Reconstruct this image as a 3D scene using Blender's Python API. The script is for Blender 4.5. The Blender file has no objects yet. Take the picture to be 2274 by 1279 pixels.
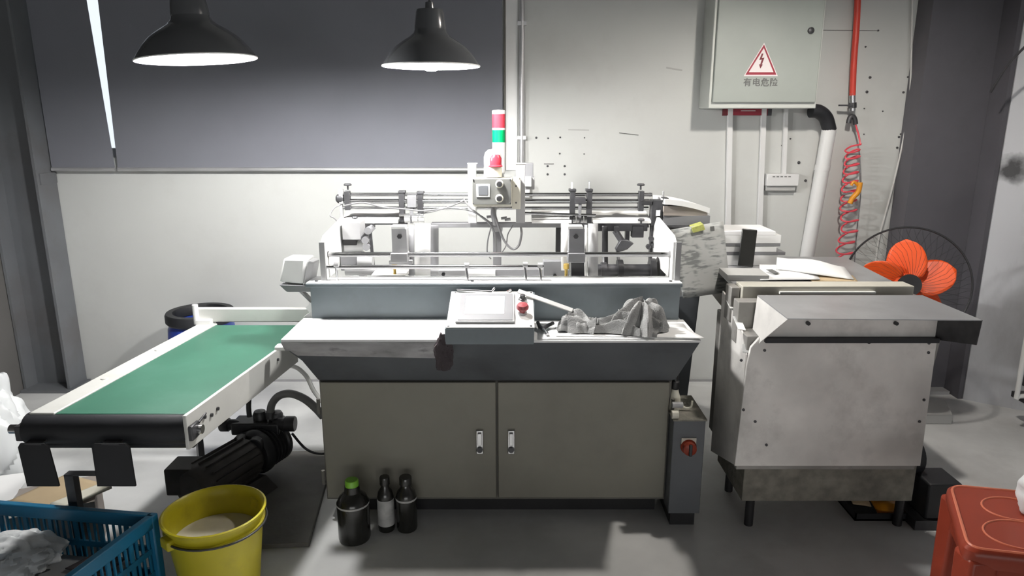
import bpy, math, random
from mathutils import Vector, Matrix, noise
random.seed(7)
scene = bpy.context.scene
C = scene.collection
PI = math.pi

# ------------------------------------------------------------------ camera
FPX, CAM_H, PITCH = 1550.0, 1.55, math.atan(375 / 1550.0)
cam_data = bpy.data.cameras.new('camera')
cam_data.sensor_fit = 'HORIZONTAL'
cam_data.sensor_width = 36.0
cam_data.lens = 36.0 * FPX / 2274.0
cam_data.clip_start = 0.05
cam = bpy.data.objects.new('camera', cam_data)
C.objects.link(cam)
cam.location = (0, 0, CAM_H)
cam.rotation_euler = (PI / 2 - PITCH, 0, 0)
scene.camera = cam
# ------------------------------------------------------------------ world, large lights, exposure
world = bpy.data.worlds.new('world'); scene.world = world
world.use_nodes = True
bg = world.node_tree.nodes['Background']
bg.inputs[0].default_value = (0.86, 0.93, 1.0, 1)
bg.inputs[1].default_value = 1.15
LAMP = 1000.0          # bulb radiance of the pendants
def area(name, loc, rot, sx, sy, power, col):
    l = bpy.data.lights.new(name, 'AREA'); l.shape = 'RECTANGLE'; l.size = sx; l.size_y = sy
    l.energy = power; l.color = col
    o = bpy.data.objects.new(name, l); C.objects.link(o); o.location = loc; o.rotation_euler = rot
    return o
# low fill light added behind the viewer; the doorway for it is invented
area('added_front_fill', (0.6, -5.4, 0.65), (PI / 2, 0, 0), 5.0, 1.1, 66, (1.0, 0.97, 0.92))
vs = scene.view_settings
vs.view_transform = 'Standard'; vs.look = 'None'; vs.gamma = 1.0; vs.exposure = 0.0
vs.use_curve_mapping = False

# ------------------------------------------------------------------ helpers
_s, _c = math.sin(PITCH), math.cos(PITCH)
def at(u, v, Y):
    """point of the place at depth Y that the photograph shows at (u, v)"""
    a, b = (u - 1137) / FPX, (v - 639.5) / FPX
    dy, dz = _c - b * _s, -_s - b * _c
    t = Y / dy
    return Vector((a * t, Y, CAM_H + dz * t))
def onz(u, v, z):
    a, b = (u - 1137) / FPX, (v - 639.5) / FPX
    dy, dz = _c - b * _s, -_s - b * _c
    t = (z - CAM_H) / dz
    return Vector((a * t, dy * t, z))

class MB:
    """collects shapes into one mesh"""
    def __init__(self): self.v = []; self.f = []
    def add(self, vs_, fs_):
        n = len(self.v); self.v += [tuple(p) for p in vs_]; self.f += [tuple(i + n for i in f) for f in fs_]; return self
    def box(self, x0, x1, y0, y1, z0, z1):
        return self.hexa([(x0, y0, z0), (x1, y0, z0), (x1, y1, z0), (x0, y1, z0), (x0, y0, z1), (x1, y0, z1), (x1, y1, z1), (x0, y1, z1)])
    def hexa(self, p):
        return self.add(p, [(0, 3, 2, 1), (4, 5, 6, 7), (0, 1, 5, 4), (1, 2, 6, 5), (2, 3, 7, 6), (3, 0, 4, 7)])
    def obox(self, c, size, m=None):
        sx, sy, sz = [q / 2 for q in size]; m = m or Matrix.Identity(3); c = Vector(c)
        return self.hexa([c + m @ Vector(q) for q in [(-sx, -sy, -sz), (sx, -sy, -sz), (sx, sy, -sz), (-sx, sy, -sz), (-sx, -sy, sz), (sx, -sy, sz), (sx, sy, sz), (-sx, sy, sz)]])
    def bar(self, a, b, w, h, up=(0, 0, 1)):
        a, b = Vector(a), Vector(b); d = (b - a).normalized(); s = d.cross(Vector(up))
        if s.length < 1e-4: s = d.cross(Vector((1, 0, 0)))
        s.normalize(); n = s.cross(d)
        o = [(-1, -1), (1, -1), (1, 1), (-1, 1)]
        p = [a + s * (i * w / 2) + n * (j * h / 2) for i, j in o] + [b + s * (i * w / 2) + n * (j * h / 2) for i, j in o]
        return self.add(p, [(3, 2, 1, 0), (4, 5, 6, 7), (0, 1, 5, 4), (1, 2, 6, 5), (2, 3, 7, 6), (3, 0, 4, 7)])
    def cyl(self, a, b, r, r2=None, n=20, caps=True):
        a, b = Vector(a), Vector(b); r2 = r if r2 is None else r2
        q = (b - a).to_track_quat('Z', 'Y').to_matrix()
        p = []
        for c, rr in ((a, r), (b, r2)):
            for i in range(n):
                t = 2 * PI * i / n; p.append(c + q @ Vector((rr * math.cos(t), rr * math.sin(t), 0)))
        f = [(i, (i + 1) % n, n + (i + 1) % n, n + i) for i in range(n)]
        if caps: f += [tuple(range(n - 1, -1, -1)), tuple(range(n, 2 * n))]
        return self.add(p, f)
    def lathe(self, c, prof, axis=(0, 0, 1), n=32):
        q = Vector(axis).to_track_quat('Z', 'Y').to_matrix(); c = Vector(c); p = []; f = []
        for r, z in prof:
            for i in range(n):
                t = 2 * PI * i / n; p.append(c + q @ Vector((max(r, 1e-5) * math.cos(t), max(r, 1e-5) * math.sin(t), z)))
        for k in range(len(prof) - 1):
            for i in range(n):
                f.append((k * n + i, k * n + (i + 1) % n, (k + 1) * n + (i + 1) % n, (k + 1) * n + i))
        return self.add(p, f)
    def tube(self, pts, r, n=8, sub=6, closed=False):
        pts = [Vector(p) for p in pts]; P = []
        if sub <= 1: P = pts
        else:
            m = len(pts); rng = m if closed else m - 1
            for i in range(rng):
                g = lambda k: pts[k % m] if closed else pts[min(max(k, 0), m - 1)]
                p0, p1, p2, p3 = g(i - 1), g(i), g(i + 1), g(i + 2)
                for k in range(sub):
                    t = k / sub
                    P.append(0.5 * ((2 * p1) + (p2 - p0) * t + (2 * p0 - 5 * p1 + 4 * p2 - p3) * t * t + (3 * p1 - p0 - 3 * p2 + p3) * t ** 3))
            if not closed: P.append(pts[-1])
        L = len(P); vs_ = []; up = None
        for i in range(L):
            d = ((P[(i + 1) % L] if closed or i < L - 1 else P[i]) - (P[i - 1] if closed or i > 0 else P[i])).normalized()
            if up is None: up = d.orthogonal().normalized()
            up = (up - d * up.dot(d)); up = up.normalized() if up.length > 1e-6 else d.orthogonal().normalized()
            s = d.cross(up)
            for k in range(n):
                t = 2 * PI * k / n; vs_.append(P[i] + up * (r * math.cos(t)) + s * (r * math.sin(t)))
        f = []
        for i in range(L if closed else L - 1):
            j = (i + 1) % L
            for k in range(n): f.append((i * n + k, i * n + (k + 1) % n, j * n + (k + 1) % n, j * n + k))
        if not closed: f += [tuple(range(n - 1, -1, -1)), tuple(range((L - 1) * n, L * n))]
        return self.add(vs_, f)
    def prism(self, poly, off):
        """poly: list of 3-D points, extruded along the vector off"""
        n = len(poly); off = Vector(off); p = [Vector(q) for q in poly]; p += [q + off for q in p]
        return self.add(p, [tuple(range(n - 1, -1, -1)), tuple(range(n, 2 * n))] + [(i, (i + 1) % n, n + (i + 1) % n, n + i) for i in range(n)])
    def grid(self, fn, nu, nv, flip=False):
        p = [fn(i / nu, j / nv) for j in range(nv + 1) for i in range(nu + 1)]
        f = []
        for j in range(nv):
            for i in range(nu):
                a = j * (nu + 1) + i; q = (a, a + 1, a + nu + 2, a + nu + 1); f.append(q[::-1] if flip else q)
        return self.add(p, f)
    def mesh(self, name):
        me = bpy.data.meshes.new(name); me.from_pydata(self.v, [], self.f); me.validate()
        return me

def finish(me, mat_, smooth=True):
    import bmesh
    bm = bmesh.new(); bm.from_mesh(me); bmesh.ops.recalc_face_normals(bm, faces=bm.faces[:]); bm.to_mesh(me); bm.free()
    me.materials.append(mat_)
    if smooth:
        me.shade_smooth(); me.set_sharp_from_angle(angle=math.radians(38))
def obj(name, mb, mat_, parent=None, bevel=0, solid=0, subd=0, smooth=True):
    me = mb.mesh(name); finish(me, mat_, smooth)
    o = bpy.data.objects.new(name, me); C.objects.link(o)
    if parent is not None:
        o.parent = parent; o.matrix_parent_inverse = WM[parent.name].inverted()
        WM[o.name] = Matrix.Identity(4)
    else: WM[o.name] = Matrix.Identity(4)
    if solid:
        m = o.modifiers.new('thickness', 'SOLIDIFY'); m.thickness = solid; m.offset = 0
    if subd:
        m = o.modifiers.new('subdivision', 'SUBSURF'); m.levels = subd; m.render_levels = subd
    if bevel:
        m = o.modifiers.new('bevel', 'BEVEL'); m.width = bevel; m.segments = 2; m.limit_method = 'ANGLE'; m.angle_limit = math.radians(40)
    return o
WM = {}
def tag(o, label=None, cat=None, group=None, kind=None):
    if label: o['label'] = label
    if cat: o['category'] = cat
    if group: o['group'] = group
    if kind: o['kind'] = kind
    return o
def thing(name, label, cat, loc=(0, 0, 0), group=None):
    o = bpy.data.objects.new(name, None); C.objects.link(o); o.empty_display_size = 0.1
    o.location = loc; WM[o.name] = Matrix.Translation(loc)
    return tag(o, label, cat, group)
def struct(name, mb, mat_, **k):
    return tag(obj(name, mb, mat_, **k), kind='structure')
def copy_tree(o, parent=None):
    c = o.copy(); C.objects.link(c); WM[c.name] = WM[o.name].copy()
    if parent is not None: c.parent = parent; c.matrix_parent_inverse = o.matrix_parent_inverse.copy()
    for ch in [q for q in bpy.data.objects if q.parent == o]: copy_tree(ch, c)
    return c

# ------------------------------------------------------------------ materials
def mat(name, col, rough=0.5, metal=0.0, mottle=0.12, scale=6.0, bump=0.0, bscale=60.0, dirt=None, dirt_amt=0.0, dirt_scale=3.0, coat=0.0, stretch=(1, 1, 1), spec=0.5):
    m = bpy.data.materials.new(name); m.use_nodes = True
    nt = m.node_tree; N = nt.nodes; L = nt.links; b = N['Principled BSDF']
    b.inputs['Roughness'].default_value = rough; b.inputs['Metallic'].default_value = metal
    b.inputs['Coat Weight'].default_value = coat
    b.inputs['Specular IOR Level'].default_value = spec
    tc = N.new('ShaderNodeTexCoord'); mp = N.new('ShaderNodeMapping'); mp.inputs['Scale'].default_value = stretch
    L.new(tc.outputs['Object'], mp.inputs['Vector'])
    nz = N.new('ShaderNodeTexNoise'); nz.inputs['Scale'].default_value = scale; nz.inputs['Detail'].default_value = 6
    L.new(mp.outputs[0], nz.inputs['Vector'])
    rmp = N.new('ShaderNodeMapRange'); rmp.inputs[1].default_value = 0.3; rmp.inputs[2].default_value = 0.7
    rmp.inputs[3].default_value = 1 - mottle; rmp.inputs[4].default_value = 1 + mottle
    L.new(nz.outputs['Fac'], rmp.inputs[0])
    mul = N.new('ShaderNodeMix'); mul.data_type = 'RGBA'; mul.blend_type = 'MULTIPLY'; mul.inputs[0].default_value = 1
    mul.inputs[6].default_value = (*col, 1); L.new(rmp.outputs[0], mul.inputs[7])
    out = mul.outputs[2]
    if dirt:
        n2 = N.new('ShaderNodeTexNoise'); n2.inputs['Scale'].default_value = dirt_scale; n2.inputs['Detail'].default_value = 8; n2.inputs['Roughness'].default_value = 0.65
        L.new(mp.outputs[0], n2.inputs['Vector'])
        r2 = N.new('ShaderNodeMapRange'); r2.inputs[1].default_value = 0.52; r2.inputs[2].default_value = 0.72; r2.inputs[4].default_value = dirt_amt
        L.new(n2.outputs['Fac'], r2.inputs[0])
        mx = N.new('ShaderNodeMix'); mx.data_type = 'RGBA'; L.new(r2.outputs[0], mx.inputs[0]); L.new(out, mx.inputs[6]); mx.inputs[7].default_value = (*dirt, 1)
        out = mx.outputs[2]
    L.new(out, b.inputs['Base Color'])
    if bump:
        n3 = N.new('ShaderNodeTexNoise'); n3.inputs['Scale'].default_value = bscale; n3.inputs['Detail'].default_value = 4
        L.new(mp.outputs[0], n3.inputs['Vector'])
        bp = N.new('ShaderNodeBump'); bp.inputs['Strength'].default_value = bump; bp.inputs['Distance'].default_value = 0.01
        L.new(n3.outputs['Fac'], bp.inputs['Height']); L.new(bp.outputs[0], b.inputs['Normal'])
    return m
def emit(name, col, strength):
    m = bpy.data.materials.new(name); m.use_nodes = True; N = m.node_tree.nodes
    b = N['Principled BSDF']; b.inputs['Base Color'].default_value = (*col, 1)
    b.inputs['Emission Color'].default_value = (*col, 1); b.inputs['Emission Strength'].default_value = strength
    return m
def glass(name, col=(1, 1, 1), rough=0.0):
    m = bpy.data.materials.new(name); m.use_nodes = True; b = m.node_tree.nodes['Principled BSDF']
    b.inputs['Base Color'].default_value = (*col, 1); b.inputs['Transmission Weight'].default_value = 1; b.inputs['Roughness'].default_value = rough
    return m

K = {}
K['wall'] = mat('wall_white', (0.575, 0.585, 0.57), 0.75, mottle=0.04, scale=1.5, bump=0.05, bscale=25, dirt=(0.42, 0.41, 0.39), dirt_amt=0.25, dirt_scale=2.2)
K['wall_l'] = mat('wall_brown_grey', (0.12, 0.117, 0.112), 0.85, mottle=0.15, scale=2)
K['wall_r'] = mat('wall_cool_white', (0.52, 0.53, 0.56), 0.75, mottle=0.08, scale=2, dirt=(0.22, 0.22, 0.23), dirt_amt=0.45, dirt_scale=2.6, stretch=(1, 1, 0.4))
def soot(m, c, rad, col):
    """a sooty smudge on a wall with a ragged outline of its own"""
    nt = m.node_tree; N = nt.nodes; L = nt.links; b = N['Principled BSDF']; src = b.inputs['Base Color'].links[0].from_socket
    tc = N.new('ShaderNodeTexCoord'); sub = N.new('ShaderNodeVectorMath'); sub.operation = 'SUBTRACT'; sub.inputs[1].default_value = c; L.new(tc.outputs['Object'], sub.inputs[0])
    sc = N.new('ShaderNodeVectorMath'); sc.operation = 'DIVIDE'; sc.inputs[1].default_value = rad; L.new(sub.outputs[0], sc.inputs[0])
    nz = N.new('ShaderNodeTexNoise'); nz.inputs['Scale'].default_value = 9; nz.inputs['Detail'].default_value = 5; L.new(tc.outputs['Object'], nz.inputs['Vector'])
    ln = N.new('ShaderNodeVectorMath'); ln.operation = 'LENGTH'; L.new(sc.outputs[0], ln.inputs[0])
    ad = N.new('ShaderNodeMath'); ad.operation = 'MULTIPLY_ADD'; L.new(nz.outputs['Fac'], ad.inputs[0]); ad.inputs[1].default_value = 3.2; L.new(ln.outputs['Value'], ad.inputs[2])
    mr = N.new('ShaderNodeMapRange'); mr.inputs[1].default_value = 1.75; mr.inputs[2].default_value = 2.7; mr.inputs[3].default_value = .92; mr.inputs[4].default_value = 0; L.new(ad.outputs[0], mr.inputs[0])
    mx = N.new('ShaderNodeMix'); mx.data_type = 'RGBA'; L.new(mr.outputs[0], mx.inputs[0]); L.new(src, mx.inputs[6]); mx.inputs[7].default_value = (*col, 1); L.new(mx.outputs[2], b.inputs['Base Color'])
soot(K['wall_r'], (2.60, 3.69, 1.29), (.11, .12, .07), (0.03, 0.03, 0.032))
K['hall'] = mat('hall_paint', (0.12, 0.12, 0.115), 0.9)
K['floor'] = mat('floor_concrete', (0.70, 0.705, 0.70), 0.5, mottle=0.16, scale=2.4, bump=0.06, bscale=18, dirt=(0.48, 0.47, 0.455), dirt_amt=0.6, dirt_scale=1.6)
K['blind'] = mat('blind_fabric', (0.19, 0.195, 0.225), 0.85, mottle=0.04, scale=3, bump=0.05, bscale=300)
K['alu'] = mat('aluminium_bar', (0.55, 0.55, 0.56), 0.4, 0.6)
K['column'] = mat('column_paint', (0.10, 0.097, 0.11), 0.6, mottle=0.12, scale=3, dirt=(0.06, 0.06, 0.065), dirt_amt=0.5)
K['column_l'] = mat('column_paint_grey', (0.15, 0.158, 0.17), 0.6, mottle=0.12, scale=3, dirt=(0.12, 0.11, 0.105), dirt_amt=0.6, dirt_scale=2)
K['lampblack'] = mat('lamp_enamel_dark', (0.10, 0.104, 0.112), 0.25, coat=0.4, mottle=0.04)
K['lampwhite'] = mat('lamp_enamel_white', (0.9, 0.9, 0.9), 0.4, mottle=0.0)
K['bulb'] = emit('bulb_glow', (1.0, 0.985, 0.96), LAMP)
K['bulb_dim'] = emit('bulb_glow_warm', (1.0, 0.94, 0.86), LAMP * .95)
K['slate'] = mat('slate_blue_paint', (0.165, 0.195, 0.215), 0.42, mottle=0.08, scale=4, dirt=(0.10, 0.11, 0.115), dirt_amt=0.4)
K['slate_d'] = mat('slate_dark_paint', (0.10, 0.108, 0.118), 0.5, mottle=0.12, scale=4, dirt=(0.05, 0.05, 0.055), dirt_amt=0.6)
K['beige'] = mat('door_beige_paint', (0.215, 0.205, 0.17), 0.5, mottle=0.07, scale=3, dirt=(0.12, 0.11, 0.09), dirt_amt=0.35, dirt_scale=2)
K['frame_d'] = mat('cabinet_frame_paint', (0.13, 0.125, 0.11), 0.6, mottle=0.15)
K['black'] = mat('black_plastic', (0.018, 0.018, 0.02), 0.4, mottle=0.2)
K['rubber'] = mat('black_rubber', (0.012, 0.013, 0.016), 0.55, mottle=0.2)
K['dark'] = mat('dark_steel', (0.07, 0.07, 0.075), 0.45, 0.5, mottle=0.2, scale=20)
K['grey'] = mat('grey_paint', (0.34, 0.34, 0.345), 0.45, mottle=0.08)
K['greyd'] = mat('grey_paint_dark', (0.20, 0.20, 0.21), 0.45, mottle=0.1)
K['white'] = mat('white_paint', (0.80, 0.80, 0.79), 0.4, mottle=0.05)
K['cream'] = mat('cream_plastic', (0.70, 0.68, 0.58), 0.4, mottle=0.04)
K['steel'] = mat('polished_steel', (0.62, 0.62, 0.63), 0.22, 1.0, mottle=0.08, scale=12)
K['rod'] = mat('guide_rod_steel', (0.40, 0.40, 0.405), 0.25, 1.0, mottle=0.06)
K['face'] = mat('control_face', (0.125, 0.127, 0.12), 0.5, mottle=0.06)
K['sheet'] = mat('worktop_sheet', (0.80, 0.80, 0.80), 0.40, 0.1, mottle=0.08, scale=8, dirt=(0.6, 0.59, 0.58), dirt_amt=0.4, dirt_scale=4)
K['lip'] = mat('worn_steel_lip', (0.30, 0.295, 0.30), 0.45, 0.4, mottle=0.3, scale=9, dirt=(0.08, 0.075, 0.08), dirt_amt=0.9, dirt_scale=7, stretch=(1, 1, 3))
K['galv'] = mat('galvanised_sheet', (0.72, 0.70, 0.675), 0.55, 0.1, mottle=0.16, scale=5, dirt=(0.42, 0.405, 0.385), dirt_amt=0.75, dirt_scale=3.5)
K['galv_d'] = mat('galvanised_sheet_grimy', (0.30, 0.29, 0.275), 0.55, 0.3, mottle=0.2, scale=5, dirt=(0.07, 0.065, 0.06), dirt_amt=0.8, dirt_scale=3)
K['hood'] = mat('hood_sheet', (0.46, 0.465, 0.48), 0.36, 0.6, mottle=0.10, scale=4, dirt=(0.30, 0.30, 0.31), dirt_amt=0.5)
K['creamsteel'] = mat('cream_steel', (0.56, 0.54, 0.47), 0.45, 0.1, mottle=0.08, dirt=(0.25, 0.23, 0.2), dirt_amt=0.4)
K['belt'] = mat('belt_green', (0.035, 0.125, 0.083), 0.42, mottle=0.10, scale=5, dirt=(0.065, 0.16, 0.12), dirt_amt=0.5, dirt_scale=5)
K['rail'] = mat('conveyor_rail', (0.58, 0.58, 0.555), 0.4, 0.1, mottle=0.06, dirt=(0.35, 0.35, 0.33), dirt_amt=0.4)
K['yellow'] = mat('bucket_yellow', (0.46, 0.40, 0.015), 0.38, mottle=0.08, dirt=(0.22, 0.18, 0.02), dirt_amt=0.5, dirt_scale=6)
K['blue'] = mat('crate_blue', (0.008, 0.135, 0.26), 0.4, mottle=0.15, dirt=(0.02, 0.06, 0.10), dirt_amt=0.5)
K['drumblue'] = mat('drum_blue', (0.02, 0.05, 0.32), 0.35, mottle=0.08)
K['red'] = mat('hose_red', (0.62, 0.06, 0.04), 0.4, mottle=0.05)
K['coil'] = mat('coil_pink_red', (0.75, 0.08, 0.11), 0.35, mottle=0.05)
K['orange'] = mat('fan_orange', (0.85, 0.10, 0.015), 0.4, mottle=0.05)
K['amber'] = mat('amber_plastic', (0.80, 0.32, 0.02), 0.4, mottle=0.05)
K['stool'] = mat('stool_redbrown', (0.23, 0.036, 0.018), 0.32, mottle=0.08, coat=0.0, spec=0.25)
K['stool_e'] = mat('stool_groove', (0.55, 0.16, 0.09), 0.35, mottle=0.05)
K['paper'] = mat('paper_white', (0.82, 0.82, 0.82), 0.8, mottle=0.02)
K['paper_g'] = mat('paper_grey', (0.45, 0.45, 0.44), 0.8, mottle=0.05)
K['kraft'] = mat('kraft_paper', (0.52, 0.40, 0.25), 0.8, mottle=0.08)
K['board'] = mat('grey_board', (0.34, 0.30, 0.27), 0.8, mottle=0.1)
K['rag'] = mat('rag_grey', (0.33, 0.33, 0.325), 0.95, mottle=0.25, scale=14, bump=0.4, bscale=200, dirt=(0.13, 0.13, 0.13), dirt_amt=0.7, dirt_scale=12)
K['ragdark'] = mat('rag_dark', (0.075, 0.062, 0.067), 0.95, mottle=0.25, bump=0.4, bscale=120)
K['ebox'] = mat('switchgear_paint', (0.36, 0.39, 0.365), 0.45, mottle=0.04)
K['ebox_e'] = mat('switchgear_edge', (0.58, 0.60, 0.57), 0.45, mottle=0.04)
K['pvc'] = mat('pvc_white', (0.72, 0.72, 0.72), 0.4, mottle=0.03)
K['signred'] = mat('sign_red', (0.30, 0.02, 0.04), 0.5, mottle=0.03)
K['signwhite'] = mat('sign_white', (0.80, 0.74, 0.74), 0.5, mottle=0.02)
K['ink'] = mat('ink_grey', (0.13, 0.133, 0.13), 0.6, mottle=0.05)
K['brown'] = mat('ink_darkred', (0.16, 0.02, 0.03), 0.6, mottle=0.02)
K['slred'] = mat('lens_red', (0.55, 0.035, 0.055), 0.25, mottle=0.02)
K['slgreen'] = mat('lens_green', (0.0, 0.25, 0.08), 0.25, mottle=0.02)
K['screen'] = emit('screen_glow', (0.92, 0.97, 1.0), 1.1)
K['lcd'] = mat('lcd_grey', (0.09, 0.095, 0.105), 0.2, mottle=0.1)
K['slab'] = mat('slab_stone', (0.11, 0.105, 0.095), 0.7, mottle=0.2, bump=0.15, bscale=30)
K['pump'] = mat('pump_black', (0.028, 0.028, 0.03), 0.42, 0.2, mottle=0.3, scale=12)
K['motor'] = mat('motor_grimy', (0.06, 0.055, 0.052), 0.6, 0.2, mottle=0.25, scale=12)
K['hosegrey'] = mat('hose_grey', (0.14, 0.14, 0.135), 0.5, mottle=0.1)
K['cable'] = mat('cable_grey', (0.16, 0.16, 0.165), 0.5, mottle=0.1)
K['cablew'] = mat('cable_white', (0.60, 0.60, 0.58), 0.5, mottle=0.05)
K['bottle'] = mat('bottle_dark', (0.018, 0.018, 0.016), 0.2, mottle=0.2)
K['label'] = mat('bottle_label', (0.42, 0.42, 0.41), 0.6, mottle=0.3, scale=25)
K['lime'] = mat('cap_lime', (0.20, 0.48, 0.04), 0.4, mottle=0.05)
K['liquid'] = mat('milky_water', (0.62, 0.58, 0.48), 0.2, mottle=0.1, scale=12)
K['bag'] = mat('plastic_film', (0.72, 0.74, 0.75), 0.3, mottle=0.05)
K['bagg'] = mat('film_grey', (0.30, 0.31, 0.32), 0.35, mottle=0.2, scale=8)
K['pane'] = glass('window_glass')
K['yellowclip'] = mat('sticky_yellow', (0.40, 0.42, 0.12), 0.6, mottle=0.25, scale=60)
K['brass'] = mat('brass', (0.55, 0.38, 0.10), 0.35, 0.6, mottle=0.1)
K['grime'] = mat('grimy_top', (0.21, 0.20, 0.17), 0.8, mottle=0.25, scale=25, bump=0.5, bscale=60)
K['stain'] = mat('rust_stain', (0.42, 0.26, 0.14), 0.8, mottle=0.2)
def printed(name, base, ink, sy=140.0, sx=18.0, amt=0.75, lo=0.5):
    """a sheet covered with rows of small print"""
    m = mat(name, base, 0.8, mottle=0.03); nt = m.node_tree; N = nt.nodes; L = nt.links; b = N['Principled BSDF']
    src = b.inputs['Base Color'].links[0].from_socket
    tc = N.new('ShaderNodeTexCoord'); mp = N.new('ShaderNodeMapping'); mp.inputs['Scale'].default_value = (sx, sx, sy); L.new(tc.outputs['Object'], mp.inputs[0])
    nz = N.new('ShaderNodeTexNoise'); nz.inputs['Scale'].default_value = 1.0; nz.inputs['Detail'].default_value = 3; L.new(mp.outputs[0], nz.inputs['Vector'])
    mp2 = N.new('ShaderNodeMapping'); mp2.inputs['Scale'].default_value = (14, 14, 14); L.new(tc.outputs['Object'], mp2.inputs[0])
    n2 = N.new('ShaderNodeTexNoise'); n2.inputs['Scale'].default_value = 1.0; L.new(mp2.outputs[0], n2.inputs['Vector'])
    r1 = N.new('ShaderNodeMapRange'); r1.inputs[1].default_value = lo; r1.inputs[2].default_value = lo + 0.1; r1.inputs[4].default_value = amt; L.new(nz.outputs['Fac'], r1.inputs[0])
    r2 = N.new('ShaderNodeMapRange'); r2.inputs[1].default_value = 0.4; r2.inputs[2].default_value = 0.55; L.new(n2.outputs['Fac'], r2.inputs[0])
    mu = N.new('ShaderNodeMath'); mu.operation = 'MULTIPLY'; L.new(r1.outputs[0], mu.inputs[0]); L.new(r2.outputs[0], mu.inputs[1])
    mx = N.new('ShaderNodeMix'); mx.data_type = 'RGBA'; L.new(mu.outputs[0], mx.inputs[0]); L.new(src, mx.inputs[6]); mx.inputs[7].default_value = (*ink, 1)
    L.new(mx.outputs[2], b.inputs['Base Color']); return m
K['printed'] = printed('printed_sheet', (0.46, 0.47, 0.46), (0.15, 0.16, 0.16), 110.0, 16.0, .8, .47)

# ------------------------------------------------------------------ the setting
WB = 4.0
struct('floor', MB().box(-4.5, 4.5, -6.5, 4.3, -0.1, 0.0), K['floor'])
WX0, WX1, WZ0, WZ1 = -2.50, -0.08, 1.34, 2.75
wb = struct('wall_back', MB().box(-4.0, WX0, WB, WB + .15, 0, 4.5).box(WX0, WX1, WB, WB + .15, 0, WZ0).box(WX0, WX1, WB, WB + .15, WZ1, 4.5).box(WX1, 3.6, WB, WB + .15, 0, 4.5), K['wall'])
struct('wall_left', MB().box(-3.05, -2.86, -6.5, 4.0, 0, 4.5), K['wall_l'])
struct('wall_right', MB().prism([(2.566, 3.712, 0), (3.6, 3.0, 0), (3.7, 3.1, 0), (2.60, 3.85, 0)], (0, 0, 4.5)).box(3.6, 3.8, -6.5, 3.1, 0, 4.5), K['wall_r'])
struct('wall_front', MB().box(-3.0, -2.0, -6.7, -6.5, 0, 4.5).box(3.2, 3.7, -6.7, -6.5, 0, 4.5).box(-2.0, 3.2, -6.7, -6.5, 1.6, 4.5), K['hall'])  # low opening invented to let world light in as front fill
struct('ceiling', MB().box(-3.1, 3.8, -6.7, 4.15, 4.5, 4.6), K['hall'])
struct('baseboard_back', MB().box(-2.6, 2.1, WB - .012, WB, 0, .012), K['grey'])
# small fixings and holes left in the back wall
for (u, v, r) in [(1191, 306, 5), (1217, 307, 4), (1244, 305, 4), (1298, 306, 3), (1243, 341, 4), (1297, 342, 3), (1216, 369, 5), (1254, 369, 5), (1216, 387, 5), (1254, 387, 5),
                  (1932, 172, 6), (1925, 204, 6), (1922, 104, 4), (1774, 361, 7), (1789, 401, 6), (1919, 241, 3), (1960, 247, 3), (1918, 298, 3), (2006, 205, 5), (2016, 171, 4), (1996, 304, 5), (2000, 298, 4), (1992, 328, 5), (1950, 68, 4), (1755, 308, 4), (1736, 323, 3)]:
    p = at(u, v, WB)
    obj('wall_screw', MB().lathe((p.x, WB + .002, p.z), [(0, .010), (r * .0010, .008), (r * .0014, .0)], (0, -1, 0), 10), K['dark'], wb)
for (u0, v0, u1, v1, w) in [(1262, 288, 1308, 289, 5), (1375, 295, 1418, 300, 3), (1825, 67, 1950, 68, 2), (1208, 364, 1230, 364, 3), (1480, 150, 1515, 156, 6)]:
    a, b = at(u0, v0, WB - .0015), at(u1, v1, WB - .0015)
    obj('wall_scuff', MB().bar(a, b, w * .0012, .003, (0, 1, 0)), K['wall_l'] if w < 4 else K['paper_g'], wb)
# window behind the blinds
w1 = struct('window_1', MB().box(WX0, WX1, WB + .02, WB + .09, WZ0, WZ0 + .05).box(WX0, WX1, WB + .02, WB + .09, WZ1 - .05, WZ1)
            .box(WX0, WX0 + .05, WB + .02, WB + .09, WZ0, WZ1).box(WX1 - .05, WX1, WB + .02, WB + .09, WZ0, WZ1).box(-1.31, -1.26, WB + .02, WB + .09, WZ0, WZ1), K['alu'])
for x0, x1 in ((WX0 + .05, -1.31), (-1.26, WX1 - .05)):
    obj('pane', MB().box(x0, x1, WB + .05, WB + .056, WZ0 + .05, WZ1 - .05), K['pane'], w1)
def blind(label, xl_t, xl_b, xr_t, xr_b):
    z0, z1 = 1.285, 2.95
    t = thing('roller_blind', label, 'blind', ((xl_b + xr_b) / 2, 3.955, z0), 'grey roller blinds over the window')
    obj('fabric', MB().hexa([(xl_b, 3.953, z0), (xr_b, 3.953, z0), (xr_b, 3.956, z0), (xl_b, 3.956, z0), (xl_t, 3.953, z1), (xr_t, 3.953, z1), (xr_t, 3.956, z1), (xl_t, 3.956, z1)]), K['blind'], t)
    obj('bottom_bar', MB().cyl((xl_b, 3.954, z0 - .008), (xr_b, 3.954, z0 - .008), .011, n=12), K['alu'], t)
    obj('roller', MB().cyl((min(xl_t, xl_b), 3.955, z1 + .02), (max(xr_t, xr_b), 3.955, z1 + .02), .03), K['alu'], t)
    for x in (min(xl_t, xl_b) + .02, max(xr_t, xr_b) - .02): obj('bracket', MB().box(x - .01, x + .01, 3.93, 4.0, z1 - .02, z1 + .07), K['alu'], t)
blind('narrow grey roller blind between the left steel column and the bright slit', -2.575, -2.575, -2.285, -2.222)
blind('wide grey roller blind behind the two pendant lamps', -2.185, -2.205, -.052, -.052)
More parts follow.
